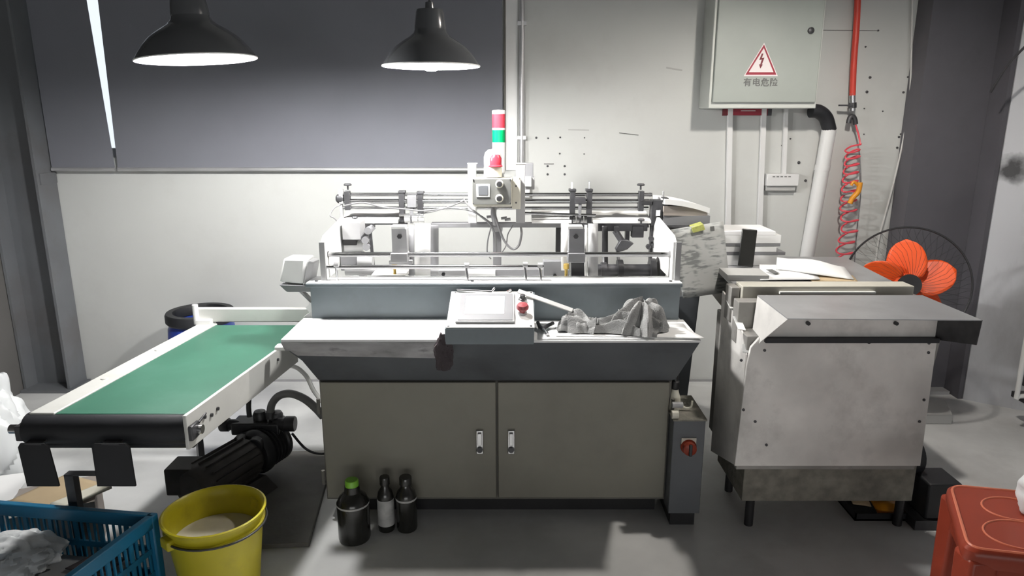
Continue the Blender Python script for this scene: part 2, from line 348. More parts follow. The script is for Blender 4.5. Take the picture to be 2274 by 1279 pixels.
# steel columns
t = thing('steel_column', 'grey steel H-section column in the left corner beside the blind', 'column', (-2.72, 3.9, 0))
obj('flange', MB().box(-2.60, -2.585, 3.83, 3.995, 0, 4.5), K['column_l'], t)
obj('flange', MB().box(-2.855, -2.84, 3.83, 3.995, 0, 4.5), K['column_l'], t)
obj('web', MB().box(-2.84, -2.60, 3.93, 3.945, 0, 4.5), K['column_l'], t)
obj('base_plate', MB().box(-2.858, -2.56, 3.80, 3.998, 0, .015), K['column_l'], t)
obj('splice_plate', MB().box(-2.588, -2.578, 3.85, 3.99, 1.20, 1.26), K['column_l'], t)
t = thing('steel_column', 'dark purple-grey steel column behind the orange fan', 'column', (2.36, 3.9, 0))
obj('front_plate', MB().box(2.176, 2.54, 3.85, 3.87, 0, 4.5), K['column'], t)
obj('side_plate', MB().box(2.176, 2.196, 3.87, 3.995, 0, 4.5), K['column'], t)
obj('side_plate', MB().box(2.52, 2.54, 3.87, 3.995, 0, 4.5), K['column'], t)
obj('edge_lip', MB().box(2.541, 2.565, 3.72, 3.99, 0, 4.5), K['column'], t)
obj('base_plate', MB().box(2.15, 2.53, 3.78, 3.849, 0, .02), K['grey'], t)

# ------------------------------------------------------------------ pendant lamps
def pendant(label, x, y, z, R0=.175, lift=.006, bulb='bulb', tall=4.5):
    t = thing('pendant_lamp', label, 'lamp', (x, y, z), 'dome pendant lamps over the machines')
    s = R0 / 107
    prof = [(107, 0), (105, 4), (99, 14), (90, 26), (78, 39), (62, 51), (47, 60), (37, 68), (33, 78)]
    out = [(r * s, h * s) for r, h in prof]
    inn = [((r - 2.0) * s, h * s + (.0 if i == 0 else -.003)) for i, (r, h) in enumerate(prof)]
    sh = obj('shade', MB().lathe((x, y, z), out, n=48), K['lampblack'], t)
    obj('inner_reflector', MB().lathe((x, y, z), inn[:6] + [(.03, .078), (.001, .08)], n=48), K['lampwhite'], t)
    obj('rim', MB().tube([(x + R0 * math.cos(a), y + R0 * math.sin(a), z) for a in [2 * PI * i / 32 for i in range(32)]], .0028, 6, 2, True), K['lampwhite'], t)
    obj('socket_cap', MB().lathe((x, y, z), [(r * s, h * s) for r, h in [(34, 76), (34, 82), (30, 112), (28, 117), (10, 118), (9, 132), (4, 134), (0, 134)]], n=32), K['lampblack'], t)
    obj('bulb', MB().lathe((x, y, z + lift), [(0, -.024), (.018, -.022), (.034, -.012), (.042, .004), (.043, .022), (.036, .046), (.022, .068), (.016, .078)], n=24), K[bulb], t)
    obj('cord', MB().cyl((x, y, z + .215), (x, y, tall), .0045, n=8), K['black'], t)
    return t
lamp_a = pendant('dark dome pendant lamp hanging over the green conveyor belt', -1.118, 2.60, 1.756, .2025)
lamp_a.rotation_euler = (0, -.06, 0)
pendant('dark dome pendant lamp hanging over the main machine', -0.292, 2.64, 1.736)
pendant('dark dome pendant lamp high above the grey hooded machine', 1.28, 2.58, 2.30, .175, .030, 'bulb_dim')

# ------------------------------------------------------------------ main machine
MX0, MX1 = -0.738, 0.612
m1 = thing('feeding_machine', 'long slate and beige bench machine with rods, control boxes and cabinet doors', 'machine', (-.06, 2.8, 0))
obj('cabinet_body', MB().box(MX0, MX1, 2.51, 3.15, .075, .60), K['frame_d'], m1, bevel=.003)
obj('plinth', MB().box(MX0 + .03, MX1 - .03, 2.56, 3.1, 0, .075), K['black'], m1)
for (x0, x1, hx, lab) in ((MX0 + .008, -.062, -.125, 'beige steel left door'), (-.054, MX1 - .012, -.003, 'beige steel right door')):
    d = tag(obj('door', MB().box(x0, x1, 2.492, 2.512, .092, .578), K['beige'], m1, bevel=.003), lab)
    obj('door_handle', MB().box(hx - .014, hx + .014, 2.482, 2.494, .285, .385), K['steel'], d, bevel=.003)
    obj('lock_barrel', MB().cyl((hx, 2.485, .305), (hx, 2.474, .305), .011, n=16), K['dark'], d)
    obj('latch_lever', MB().box(hx - .008, hx + .008, 2.474, 2.484, .325, .375), K['steel'], d, bevel=.002)
for z in (.18, .48):
    obj('hinge', MB().cyl((MX0 - .004, 2.495, z - .03), (MX0 - .004, 2.495, z + .03), .007, n=10), K['frame_d'], m1)
    obj('hinge', MB().cyl((MX1 + .004, 2.495, z - .03), (MX1 + .004, 2.495, z + .03), .007, n=10), K['frame_d'], m1)
# sloping apron under the ledge
ax0, ax1 = -.795, .655
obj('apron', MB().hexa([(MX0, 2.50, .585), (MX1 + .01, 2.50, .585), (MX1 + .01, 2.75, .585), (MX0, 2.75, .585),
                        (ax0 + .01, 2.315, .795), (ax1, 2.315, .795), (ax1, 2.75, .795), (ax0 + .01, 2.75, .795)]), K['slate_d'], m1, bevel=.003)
obj('shadow_gap', MB().box(MX0 + .005, MX1 - .005, 2.505, 2.6, .576, .588), K['black'], m1)
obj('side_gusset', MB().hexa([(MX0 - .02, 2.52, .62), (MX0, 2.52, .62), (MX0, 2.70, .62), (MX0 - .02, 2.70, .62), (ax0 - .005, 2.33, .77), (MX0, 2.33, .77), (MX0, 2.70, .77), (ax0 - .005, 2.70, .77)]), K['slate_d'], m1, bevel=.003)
# ledge, in two lengths beside the console
lg = obj('ledge_sheet', MB().box(ax0 - .002, -.222, 2.295, 2.565, .800, .812), K['sheet'], m1, bevel=.002)
tag(lg, 'white worn ledge sheet left of the console')
obj('ledge_lip', MB().hexa([(ax0 + .012, 2.292, .772), (-.222, 2.292, .768), (-.222, 2.30, .768), (ax0 + .012, 2.30, .772), (ax0 - .002, 2.292, .802), (-.222, 2.292, .802), (-.222, 2.30, .802), (ax0 - .002, 2.30, .802)]), K['lip'], lg)
obj('lip_strip', MB().hexa([(ax0 + .05, 2.30, .752), (-.245, 2.30, .742), (-.245, 2.312, .742), (ax0 + .05, 2.312, .752), (ax0 + .02, 2.296, .775), (-.235, 2.296, .77), (-.235, 2.312, .77), (ax0 + .02, 2.312, .775)]), K['lip'], lg)
obj('tray_arm', MB().box(-.86, -.76, 2.40, 2.44, .735, .752), K['white'], m1, bevel=.006)
lr = tag(obj('ledge_sheet', MB().box(.073, ax1, 2.305, 2.565, .797, .806), K['sheet'], m1, bevel=.002), 'worn ledge sheet right of the console')
# upright slate panel with its top flange
pn = obj('back_panel', MB().box(-.762, .635, 2.56, 2.585, .80, .938), K['slate'], m1, bevel=.002)
obj('top_flange', MB().box(-.775, .640, 2.545, 2.66, .936, .950), K['slate'], pn, bevel=.002)
obj('flange_sheet', MB().box(-.772, .638, 2.548, 2.665, .950, .953), K['sheet'], pn)
obj('inner_deck', MB().box(-.71, .61, 2.665, 3.13, .855, .868), K['white'], m1)
for x in (-.74, -.15, .60): obj('bolt', MB().cyl((x, 2.572, .952), (x, 2.572, .957), .006, n=8), K['dark'], pn)
# console wedge with touch screen
cx0, cx1 = -.229, .075
cs = obj('console_box', MB().hexa([(cx0, 2.275, .80), (cx1, 2.275, .80), (cx1 + .01, 2.52, .80), (cx0 + .012, 2.52, .80), (cx0, 2.275, .857), (cx1, 2.275, .857), (cx1 + .01, 2.52, .925), (cx0 + .012, 2.52, .925)]), K['slate'], m1, bevel=.003)
def slope(x, s, h=0.0):       # a point on the console's sloping top, s = 0 front .. 1 back
    n = Vector((0, -.068, .245)).normalized()
    return Vector((x, 2.275 + .245 * s, .857 + .068 * s)) + n * h
def slab_on(x0, x1, s0, s1, h0, h1):
    return MB().hexa([slope(x0, s0, h0), slope(x1, s0, h0), slope(x1, s1, h0), slope(x0, s1, h0), slope(x0, s0, h1), slope(x1, s0, h1), slope(x1, s1, h1), slope(x0, s1, h1)])
obj('cover_plate', slab_on(cx0 + .004, cx1 + .002, .01, .985, 0.0005, .004), K['white'], cs, bevel=.001)
ts = obj('touch_screen', slab_on(-.195, .010, .10, .90, .004, .012), K['grey'], m1, bevel=.003)
obj('bezel', slab_on(-.186, .002, .14, .86, .0122, .0135), K['greyd'], ts)
obj('display', slab_on(-.165, -.028, .30, .78, .0136, .0145), K['screen'], ts)
for x, s in ((cx0 + .012, .04), (cx1 - .01, .04), (cx0 + .02, .95), (cx1 - .004, .95)):
    obj('screw', MB().cyl(slope(x, s, .004), slope(x, s, .006), .004, n=8), K['dark'], cs)
nrm = Vector((0, -.068, .245)).normalized()
K['estop'] = mat('stop_red', (0.30, 0.06, 0.07), 0.3, mottle=0.05)
es = obj('emergency_stop', MB().lathe(slope(.037, .36), [(0.011, .004), (.011, .022), (.021, .026), (.022, .034), (.018, .042), (.0, .045)], nrm, 24), K['estop'], m1)
obj('stop_collar', MB().lathe(slope(.037, .36), [(.016, .004), (.016, .012), (.011, .013)], nrm, 20), K['grey'], es)
ks = obj('selector_switch', MB().lathe(slope(.038, .72), [(.013, .004), (.013, .014), (.009, .016), (.009, .028), (0, .029)], nrm, 20), K['black'], m1)
obj('switch_collar', MB().lathe(slope(.038, .72), [(.016, .003), (.016, .009), (.012, .010)], nrm, 20), K['steel'], ks)

# side plates of the working head
for sgn, x in ((-1, -.722), (1, .622)):
    a = 'white painted side plate'
    yb, yt = 2.60, 2.96
    pl = obj('side_plate', MB().prism([(x, 2.60, .952), (x, 2.60, 1.098), (x, 2.635, 1.118), (x, 2.93, 1.148), (x, 2.98, 1.10), (x, 3.0, .952)], (.012 * -sgn, 0, 0)), K['white'], m1)
    obj('plate_edge', MB().box(x - .004, x + .016, 2.588, 2.602, .952, 1.10), K['grey'], pl)
# front rails
r1 = obj('front_rail', MB().cyl((-.718, 2.65, 1.042), (.618, 2.65, 1.042), .0095, n=16), K['rod'], m1)
obj('rail_clamp', MB().cyl((-.735, 2.65, 1.042), (-.71, 2.65, 1.042), .014, n=12), K['grey'], r1)
obj('rail_clamp', MB().cyl((.606, 2.65, 1.042), (.634, 2.65, 1.042), .014, n=12), K['grey'], r1)
r2 = obj('front_rail', MB().cyl((-.712, 2.60, 1.003), (.120, 2.60, 1.003), .008, n=16), K['rod'], m1)
for (u, vt) in ((745, 588), (1035, 590), (1165, 588), (1198, 590)):
    a = at(u, vt, 2.595); b = at(u + 4, 625, 2.585)
    obj('rail_post', MB().cyl((a.x, 2.597, a.z), (b.x, 2.59, .951), .0045, n=8), K['steel'], r2)
    obj('post_clamp', MB().cyl((a.x - .006, 2.598, a.z), (a.x + .012, 2.598, a.z), .011, n=10), K['grey'], r2)

# back rods, their clamps and end blocks
YR = 3.0
rods = [(432, 752, 1448, .0075), (447, 757, 1442, .010), (462, 760, 1440, .007)]
for v, u0, u1, r in rods:
    z = at(1137, v, YR).z; x0 = at(u0, v, YR).x; x1 = at(u1, v, YR).x
    obj('guide_rod', MB().cyl((x0, YR, z), (x1, YR, z), r, n=14), K['rod'], m1)
z4 = at(1137, 476, YR).z
obj('guide_rod', MB().cyl((at(1150, 470, YR).x, YR - .02, z4 + .008), (at(1322, 478, YR).x, YR - .02, z4 - .002), .0065, n=12), K['rod'], m1)
obj('guide_rod', MB().cyl((at(888, 474, YR).x, YR - .02, z4), (at(942, 474, YR).x, YR - .02, z4), .0065, n=12), K['rod'], m1)
def vbox(u0, u1, v0, v1, Y, d, m, parent=m1, name='bracket', bevel=.002, lab=None):
    a, b = at(u0, (v0 + v1) / 2, Y), at(u1, (v0 + v1) / 2, Y); zt, zb = at(u0, v0, Y).z, at(u0, v1, Y).z
    o = obj(name, MB().box(a.x, b.x, Y - d / 2, Y + d / 2, zb, zt), K[m], parent, bevel=bevel)
    if lab: tag(o, lab)
    return o
def knob(u, v, Y, r=.012, parent=m1, m='dark'):
    p = at(u, v, Y)
    return obj('knob', MB().lathe(p, [(.004, -.022), (.004, -.006), (r, -.004), (r * 1.1, .0), (r * .8, .005), (0, .006)], (0, 0, 1), 14), K[m], parent)
for u, v0, v1 in ((772, 424, 466), (893, 428, 492), (934, 430, 490), (1271, 424, 494), (1308, 424, 494), (1423, 424, 468)):
    c = vbox(u - 6, u + 6, v0, v1, YR, .03, 'dark', name='rod_clamp')
    if u in (772, 1423): knob(u, 410, YR, .016, c)
    else: vbox(u - 8, u + 8, v0 - 5, v0 + 1, YR, .034, 'dark', c, 'clamp_cap')
vbox(905, 925, 434, 460, YR - .015, .03, 'greyd', name='slide_block'); vbox(1276, 1300, 438, 452, YR - .015, .03, 'dark', name='slide_block')
vbox(910, 918, 455, 496, YR - .02, .012, 'greyd', name='slide_arm'); vbox(1284, 1291, 452, 500, YR - .02, .012, 'greyd', name='slide_arm')
vbox(1306, 1310, 402, 424, YR, .008, 'steel', name='adjusting_pin')
vbox(1268, 1272, 405, 424, YR, .006, 'white', name='adjusting_pin')
for u in (1275, 1283, 1292, 1300):
    p = at(u, 488, YR - .02); obj('roller_wheel', MB().cyl((p.x - .006, p.y, p.z), (p.x + .006, p.y, p.z), .014, n=16), K['rod'], m1)
for u in (905, 922, 936):
    p = at(u, 486, YR - .02); obj('roller_wheel', MB().cyl((p.x - .012, p.y, p.z), (p.x + .012, p.y, p.z), .016, n=16), K['white'], m1)
# left end knob and right end bracket
p = at(757, 441, YR); obj('end_knob', MB().lathe(p + Vector((.012, 0, 0)), [(.004, -.004), (.016, 0), (.02, .008), (.02, .024), (.012, .032), (0, .034)], (-1, 0, 0), 18), K['dark'], m1)
vbox(754, 762, 420, 452, YR, .03, 'white', name='end_block')
eb = vbox(1444, 1476, 443, 500, YR, .05, 'dark', name='end_bracket', lab='dark cast end bracket')
vbox(1470, 1482, 438, 456, YR - .01, .05, 'black', eb, 'bracket_ear'); vbox(1424, 1450, 446, 455, YR - .01, .03, 'black', eb, 'bracket_ear')
vbox(1455, 1466, 465, 480, YR - .03, .02, 'steel', eb, 'set_screw')
vbox(1471, 1475, 424, 440, YR, .008, 'grey', eb, 'set_screw'); vbox(1441, 1446, 428, 436, YR, .01, 'dark', eb, 'set_screw')
vbox(756, 762, 452, 492, YR, .02, 'grey', name='end_post')
vbox(1442, 1452, 500, 600, YR, .03, 'dark', name='end_post'); vbox(1452, 1476, 498, 560, YR + .02, .04, 'grey', name='end_post')
for (u, v) in ((1446, 530), (1440, 548), (1452, 545), (1476, 520)):
    p = at(u, v, YR - .03); obj('bolt', MB().cyl((p.x, p.y - .008, p.z), (p.x, p.y + .01, p.z), .011, n=10), K['dark'], m1)
# bright feed plates behind the rods
for u0, u1, lab in ((765, 890, 'bright feed plate at the left end'), (1180, 1266, 'bright feed plate right of the control box'), (1313, 1438, 'bright feed plate at the right end')):
    a = at(u0, 470, 3.06); b = at(u1, 470, 3.06)
    pl = obj('feed_plate', MB().hexa([(a.x, 2.97, at(0, 491, 2.97).z), (b.x, 2.97, at(0, 491, 2.97).z), (b.x, 2.97, at(0, 496, 2.97).z), (a.x, 2.97, at(0, 496, 2.97).z),
        (a.x, 3.10, at(0, 468, 3.10).z), (b.x, 3.10, at(0, 468, 3.10).z), (b.x, 3.10, at(0, 473, 3.10).z), (a.x, 3.10, at(0, 473, 3.10).z)]), K['white'], m1)
    tag(pl, lab)
knob(788, 483, 2.96, .012, m1); knob(1424, 488, 2.96, .014, m1)
# dark cross beam and its posts
vbox(958, 1440, 494, 504, 3.03, .04, 'greyd', name='cross_beam', lab='dark cross beam'); vbox(1320, 1436, 492, 512, 3.025, .045, 'dark', name='beam_block'); vbox(806, 905, 491, 498, 3.03, .03, 'dark', name='cross_beam')
vbox(805, 832, 492, 506, 3.02, .03, 'greyd', name='beam_block'); vbox(1402, 1428, 500, 526, 3.02, .04, 'dark', name='beam_block')
vbox(1095, 1113, 504, 590, 3.05, .05, 'greyd', name='centre_post'); vbox(1092, 1116, 502, 512, 3.045, .06, 'grey', name='post_cap')
for u0, u1, v1, m in ((960, 968, 600, 'greyd'), (1234, 1245, 560, 'black'), (1388, 1397, 545, 'dark')):
    vbox(u0, u1, 500, v1, 3.05, .03, m, name='hanger_post')
# control box with its posts
for u0, u1, v0 in ((1040, 1058, 364), (1146, 1166, 364)):
    po = vbox(u0, u1, v0, 494, 2.98, .035, 'grey' if u0 > 1100 else 'white', name='control_post')
    vbox(u0 - 2, u1 + 2, v0 - 2, v0, 2.98, .04, 'white', po, 'post_cap')
cb = vbox(1047, 1137, 395, 456, 2.90, .09, 'cream', name='control_box', lab='small grey-faced control box')
vbox(1049, 1135, 397, 454, 2.852, .004, 'face', cb, 'face_plate')
vbox(1058, 1088, 409, 438, 2.848, .006, 'white', cb, 'display_frame'); vbox(1062, 1084, 412, 434, 2.8445, .004, 'lcd', cb, 'display')
for v in (408, 440):
    p = at(1109, v, 2.848); k = obj('dial', MB().lathe(p, [(.0165, 0), (.0165, .012), (.012, .014), (.012, .018)], (0, -1, 0), 20), K['cream'], cb)
    obj('dial_cap', MB().lathe(p, [(.012, .016), (.010, .026), (0, .027)], (0, -1, 0), 16), K['black'], cb)
for u, v in ((1051, 399), (1133, 399), (1051, 452), (1133, 452)):
    p = at(u, v, 2.85); obj('screw', MB().cyl(p, p + Vector((0, -.004, 0)), .003, n=8), K['dark'], cb)
sb = vbox(1137, 1156, 398, 462, 2.93, .07, 'creamsteel', name='side_box'); vbox(1140, 1153, 394, 399, 2.93, .06, 'creamsteel', sb, 'box_lid')
for v in (413, 450): p = at(1146, v, 2.893); obj('screw', MB().cyl(p, p + Vector((0, -.004, 0)), .004, n=8), K['dark'], sb)
# beacon
p = at(1095, 392, 2.92); s = .00192
be = obj('beacon', MB().lathe((p.x, p.y, p.z), [(.038, 0), (.038, .035), (.036, .04)], n=28), K['cream'], m1); tag(be, 'cream beacon base')
obj('beacon_shell', MB().lathe((p.x, p.y + .004, p.z), [(.037, .040), (.037, .08), (.032, .098), (.02, .109), (0, .112)], n=28), K['white'], be)
obj('beacon_lens', MB().lathe((p.x + .010, p.y - .018, p.z), [(.030, .042), (.030, .046), (.026, .05), (.026, .075), (.018, .09), (0, .094)], n=24), K['slred'], be)
# stack light
p = at(1108, 385, 3.05); zt = at(1108, 246, 3.05).z; H_ = zt - p.z; r = .0278
st = obj('stack_light', MB().lathe(p, [(r * .8, -.02), (r * .8, 0), (r, .004), (r, H_ * .16)], n=28), K['white'], m1); tag(st, 'signal tower')
for z0, z1, m, n in ((.16, .50, 'white', 'tower_tube'), (.50, .70, 'slgreen', 'green_lens'), (.70, .73, 'white', 'tower_ring'), (.73, .95, 'slred', 'red_lens'), (.95, 1.0, 'white', 'tower_cap')):
    pr = [(r, H_ * z0), (r, H_ * z1)] + ([(r * .8, H_ * z1 + .003), (0, H_ * z1 + .004)] if n == 'tower_cap' else [])
    obj(n, MB().lathe(p, pr, n=28), K[m], st)
vbox(1098, 1118, 385, 400, 3.04, .05, 'white', name='tower_foot')
# cylinder tray behind the right control post
vbox(1165, 1187, 393, 420, 3.15, .04, 'grey', name='valve_block'); vbox(1166, 1184, 362, 393, 3.16, .03, 'greyd', name='valve_block'); vbox(1164, 1180, 392, 414, 3.12, .02, 'white', name='valve_plate')
# front brackets on the upper rail
for u0, u1, m in ((872, 906, 'grey'), (1262, 1297, 'greyd')):
    b = vbox(u0, u1, 506, 562, 2.68, .05, m, name='gripper_box'); vbox(u0 - 2, u1 + 1, 560, 580, 2.655, .06, m, b, 'gripper_foot')
    vbox(u0 - 2, u1 - 4, 500, 507, 2.68, .05, 'white', b, 'gripper_cap')
    p = at((u0 + u1) / 2 - 1, 524, 2.652); obj('screw', MB().cyl(p, p + Vector((0, -.012, 0)), .010, n=6), K['black'], b)
vbox(865, 916, 578, 586, 2.67, .03, 'grey', name='slide_plate')
# curved guards
def guard(u0, u1, v0, v1, Y0, Y1, bow, m, lab=None):
    def fn(a, b):
        v = v0 + (v1 - v0) * b; Y = Y0 + (Y1 - Y0) * b - bow * math.sin(PI * b)
        q = at(u0 + (u1 - u0) * a, v, Y); return q
    return tag(obj('curved_guard', MB().grid(fn, 2, 10), K[m], m1, solid=.004), lab)
guard(908, 920, 500, 612, 2.74, 2.72, .04, 'greyd'); guard(922, 956, 497, 612, 2.78, 2.78, .05, 'white'); guard(956, 974, 500, 615, 2.80, 2.83, -.02, 'greyd')
guard(1246, 1263, 497, 600, 2.78, 2.76, .04, 'white'); guard(1298, 1304, 500, 612, 2.76, 2.74, .04, 'white'); guard(1306, 1328, 497, 612, 2.80, 2.78, .05, 'grey')
guard(1337, 1350, 502, 612, 2.95, 2.90, -.04, 'black')
# left drive: box, motor, arms
vbox(766, 806, 490, 528, 2.90, .10, 'grey', name='drive_box'); vbox(766, 796, 527, 541, 2.91, .08, 'black', name='drive_slot')
obj('drive_motor', MB().cyl((at(768, 550, 2.9).x, 2.9, at(768, 550, 2.9).z), (at(808, 550, 2.9).x, 2.9, at(768, 550, 2.9).z), .03, n=20), K['white'], m1)
a, b = at(798, 534, 2.86), at(829, 503, 2.90); obj('link_arm', MB().bar(a, b, .018, .02), K['greyd'], m1)
a, b = at(822, 512, 2.86), at(829, 590, 2.86); obj('link_arm', MB().bar(a, b, .008, .012), K['dark'], m1)
for u, v in ((812, 533), (818, 512), (814, 548)):
    p = at(u, v, 2.85); obj('pivot', MB().cyl(p + Vector((0, -.012, 0)), p + Vector((0, .03, 0)), .015, n=14), K['greyd'], m1)
p = at(812, 580, 2.80); obj('cam_disc', MB().cyl(p + Vector((-.03, 0, 0)), p + Vector((.03, 0, 0)), .026, n=20), K['grey'], m1)
p = at(785, 578, 2.84); obj('drive_bracket', MB().box(p.x - .05, p.x + .04, 2.82, 2.88, p.z - .04, p.z + .03), K['greyd'], m1, bevel=.003)
# lower rollers and discs
def shaft(u0, u1, v, Y, r, m, name='roller', lab=None):
    a, b = at(u0, v, Y), at(u1, v, Y); return tag(obj(name, MB().cyl((a.x, Y, a.z), (b.x, Y, a.z), r, n=24), K[m], m1), lab)
shaft(768, 978, 600, 2.80, .022, 'grey', lab='pale grey roller'); shaft(978, 1100, 606, 2.82, .020, 'sheet'); shaft(1318, 1452, 600, 2.86, .026, 'dark', lab='dark roller')
for u, r, m in ((1376, .045, 'black'), (1448, .05, 'black'), (1466, .056, 'black'), (806, .034, 'greyd'), (1340, .034, 'dark')): shaft(u - 6, u + 6, 600, 2.86, r, m, 'disc')
vbox(1268, 1303, 578, 620, 2.78, .05, 'black', name='gear_block'); vbox(1206, 1264, 578, 626, 2.80, .04, 'greyd', name='gear_case'); vbox(975, 1034, 598, 626, 2.78, .04, 'grey', name='gear_case')
p = at(1232, 611, 2.775); obj('bolt', MB().cyl(p, p + Vector((0, -.01, 0)), .008, n=6), K['black'], m1)
p = at(985, 608, 2.755); obj('bolt', MB().cyl(p, p + Vector((0, -.01, 0)), .008, n=6), K['black'], m1)
for u, v in ((1257, 602), (877, 600)):
    p = at(u, v + 14, 2.70); obj('grease_cup', MB().lathe((p.x, p.y, .953), [(.006, -.08), (.006, .02), (.011, .022), (.011, .042), (0, .044)], n=14), K['brass'], m1)
vbox(830, 905, 604, 612, 2.74, .10, 'white', name='slide_plate')
vbox(1100, 1206, 597, 621, 2.85, .02, 'greyd', name='slide_plate')
# cam arm hanging at the right
a, b = at(1366, 512, 2.95), at(1384, 540, 2.93); obj('cam_arm', MB().bar(a, b, .022, .02), K['dark'], m1)
p = at(1385, 543, 2.92)
obj('cam', MB().prism([(p.x - .036, 2.91, p.z - .02), (p.x - .022, 2.91, p.z - .032), (p.x + .015, 2.91, p.z - .02), (p.x + .042, 2.91, p.z + .006), (p.x + .015, 2.91, p.z + .02), (p.x - .015, 2.91, p.z + .02)], (0, .03, 0)), K['dark'], m1, bevel=.003)
a, b = at(1370, 550, 2.93), at(1374, 580, 2.90); obj('cam_arm', MB().bar(a, b, .010, .012), K['dark'], m1)
vbox(1364, 1374, 503, 516, 2.95, .03, 'black', name='cam_block')
# rear body seen at the right of the head
obj('rear_body', MB().hexa([(.60, 2.98, .30), (.80, 2.98, .30), (.80, 3.3, .30), (.60, 3.3, .30), (.60, 2.98, .775), (.828, 2.98, .80), (.828, 3.3, .80), (.60, 3.3, .775)]), K['slate_d'], m1, bevel=.004)
obj('rear_leg', MB().box(.62, .78, 3.02, 3.25, 0, .30), K['slate_d'], m1)
# cables of the head
for pts, r, m in [([(1095, 462, 2.93), (1100, 480, 2.93), (1108, 505, 2.92), (1120, 535, 2.92), (1138, 553, 2.92), (1152, 545, 2.92), (1158, 520, 2.93), (1157, 505, 2.95)], .005, 'cable'),
                  ([(1028, 440, 2.93), (1045, 462, 2.92), (1070, 482, 2.92), (1090, 500, 2.92), (1100, 525, 2.95), (1102, 560, 2.98)], .004, 'cable'),
                  ([(1032, 445, 2.95), (1000, 458, 2.95), (960, 470, 2.95), (935, 474, 2.96)], .003, 'cable'),
                  ([(1092, 500, 2.94), (1084, 530, 2.95), (1082, 560, 2.95), (1090, 575, 2.97)], .003, 'cable'),
                  ([(765, 457, 2.95), (805, 450, 2.94), (850, 460, 2.94), (895, 464, 2.95), (940, 468, 2.95), (1000, 462, 2.95), (1050, 470, 2.95), (1090, 495, 2.95)], .0035, 'cable'),
                  ([(756, 455, 2.98), (742, 462, 2.96), (733, 478, 2.94), (742, 484, 2.94), (750, 493, 2.94)], .0028, 'cable'),
                  ([(1140, 500, 2.95), (1128, 520, 2.96), (1124, 545, 2.97), (1115, 560, 3.0)], .0025, 'cable'),
                  ([(1098, 456, 2.94), (1096, 475, 2.95), (1100, 497, 2.98)], .012, 'greyd')]:
    obj('cable', MB().tube([at(*q) for q in pts], r, 8, 6), K[m], m1)
for (u, v) in ((1118, 485), (1126, 488), (1086, 482)):
    p = at(u, v, 2.96); obj('cable_gland', MB().cyl(p + Vector((-.01, 0, 0)), p + Vector((.015, 0, .003)), .006, n=8), K['greyd'], m1)
# waste tray hung on the left end
a = Vector((-.80, 2.62, .945))
tr = obj('offcut_tray', MB().hexa([(-.892, 2.60, .945), (-.80, 2.60, .935), (-.785, 2.68, .935), (-.88, 2.68, .945), (-.87, 2.605, 1.035), (-.785, 2.605, 1.033), (-.772, 2.69, 1.033), (-.862, 2.69, 1.035)]), K['white'], m1, bevel=.008)
obj('tray_flap', MB().hexa([(-.80, 2.585, .935), (-.775, 2.60, .94), (-.765, 2.66, .94), (-.79, 2.66, .935), (-.772, 2.585, 1.03), (-.752, 2.60, 1.02), (-.745, 2.66, 1.02), (-.765, 2.66, 1.03)]), K['grey'], tr, bevel=.005)
obj('tray_shelf', MB().hexa([(-.865, 2.60, .905), (-.765, 2.60, .905), (-.765, 2.70, .905), (-.865, 2.70, .905), (-.892, 2.595, .935), (-.765, 2.595, .93), (-.765, 2.70, .93), (-.892, 2.70, .935)]), K['greyd'], tr, bevel=.003)
obj('tray_bracket', MB().bar((-.825, 2.64, .905), (-.765, 2.64, .84), .03, .008), K['grey'], tr)
obj('side_flap', MB().prism([(-.762, 2.575, .80), (-.80, 2.575, .812), (-.775, 2.575, .83), (-.79, 2.575, .85), (-.762, 2.575, .875)], (0, .02, 0)), K['white'], m1)
# isolator post on the right of the cabinet
ip = obj('isolator_post', MB().box(.607, .728, 2.43, 2.66, .06, .45), K['slate_d'], m1, bevel=.003); tag(ip, 'grey isolator post')
obj('post_top', MB().box(.604, .733, 2.425, 2.665, .448, .456), K['grime'], ip, bevel=.003)
obj('post_foot', MB().box(.62, .715, 2.45, 2.64, 0, .06), K['black'], ip)
p = Vector((.668, 2.43, .345))
iw = obj('rotary_switch', MB().lathe(p, [(.030, 0), (.030, .006), (.025, .012), (.025, .03), (.018, .034), (0, .035)], (0, -1, 0), 24), K['stool'], ip)
obj('switch_plate', MB().box(.64, .696, 2.425, 2.432, .345, .38), K['creamsteel'], ip); obj('switch_bar', MB().box(.662, .674, 2.388, 2.40, .322, .368), K['black'], iw, bevel=.003)
obj('pipe_stub', MB().cyl((.605, 2.46, .50), (.645, 2.46, .50), .012, n=12), K['grey'], ip); obj('pipe_stub', MB().cyl((.60, 2.44, .47), (.625, 2.44, .47), .016, n=12), K['creamsteel'], ip)

# ------------------------------------------------------------------ conveyor
def cv(u, w, z):      # conveyor frame: u across 0..1 from left rail to right rail, w along 0 (front) .. 1 (back)
    fl, fr = Vector((-1.434, 1.925, 0)), Vector((-.946, 1.925, 0)); bl, br = Vector((-1.335, 2.86, 0)), Vector((-.835, 2.86, 0))
    p = (fl * (1 - u) + fr * u) * (1 - w) + (bl * (1 - u) + br * u) * w; p.z = z; return p
def cvbox(u0, u1, w0, w1, z0, z1):
    q = [(u0, w0), (u1, w0), (u1, w1), (u0, w1)]; return MB().hexa([cv(a, b, z0) for a, b in q] + [cv(a, b, z1) for a, b in q])
cvr = thing('belt_conveyor', 'green belt conveyor with white side rails left of the main machine', 'conveyor', (-1.14, 2.3, 0))
obj('side_rail', cvbox(0, .155, .0, 1, .60, .703), K['rail'], cvr, bevel=.003)
rr = obj('side_rail', cvbox(.972, .995, -.035, .79, .60, .708), K['rail'], cvr, bevel=.002)
obj('belt', cvbox(.155, .972, .0, .985, .688, .70), K['belt'], cvr, bevel=.004)
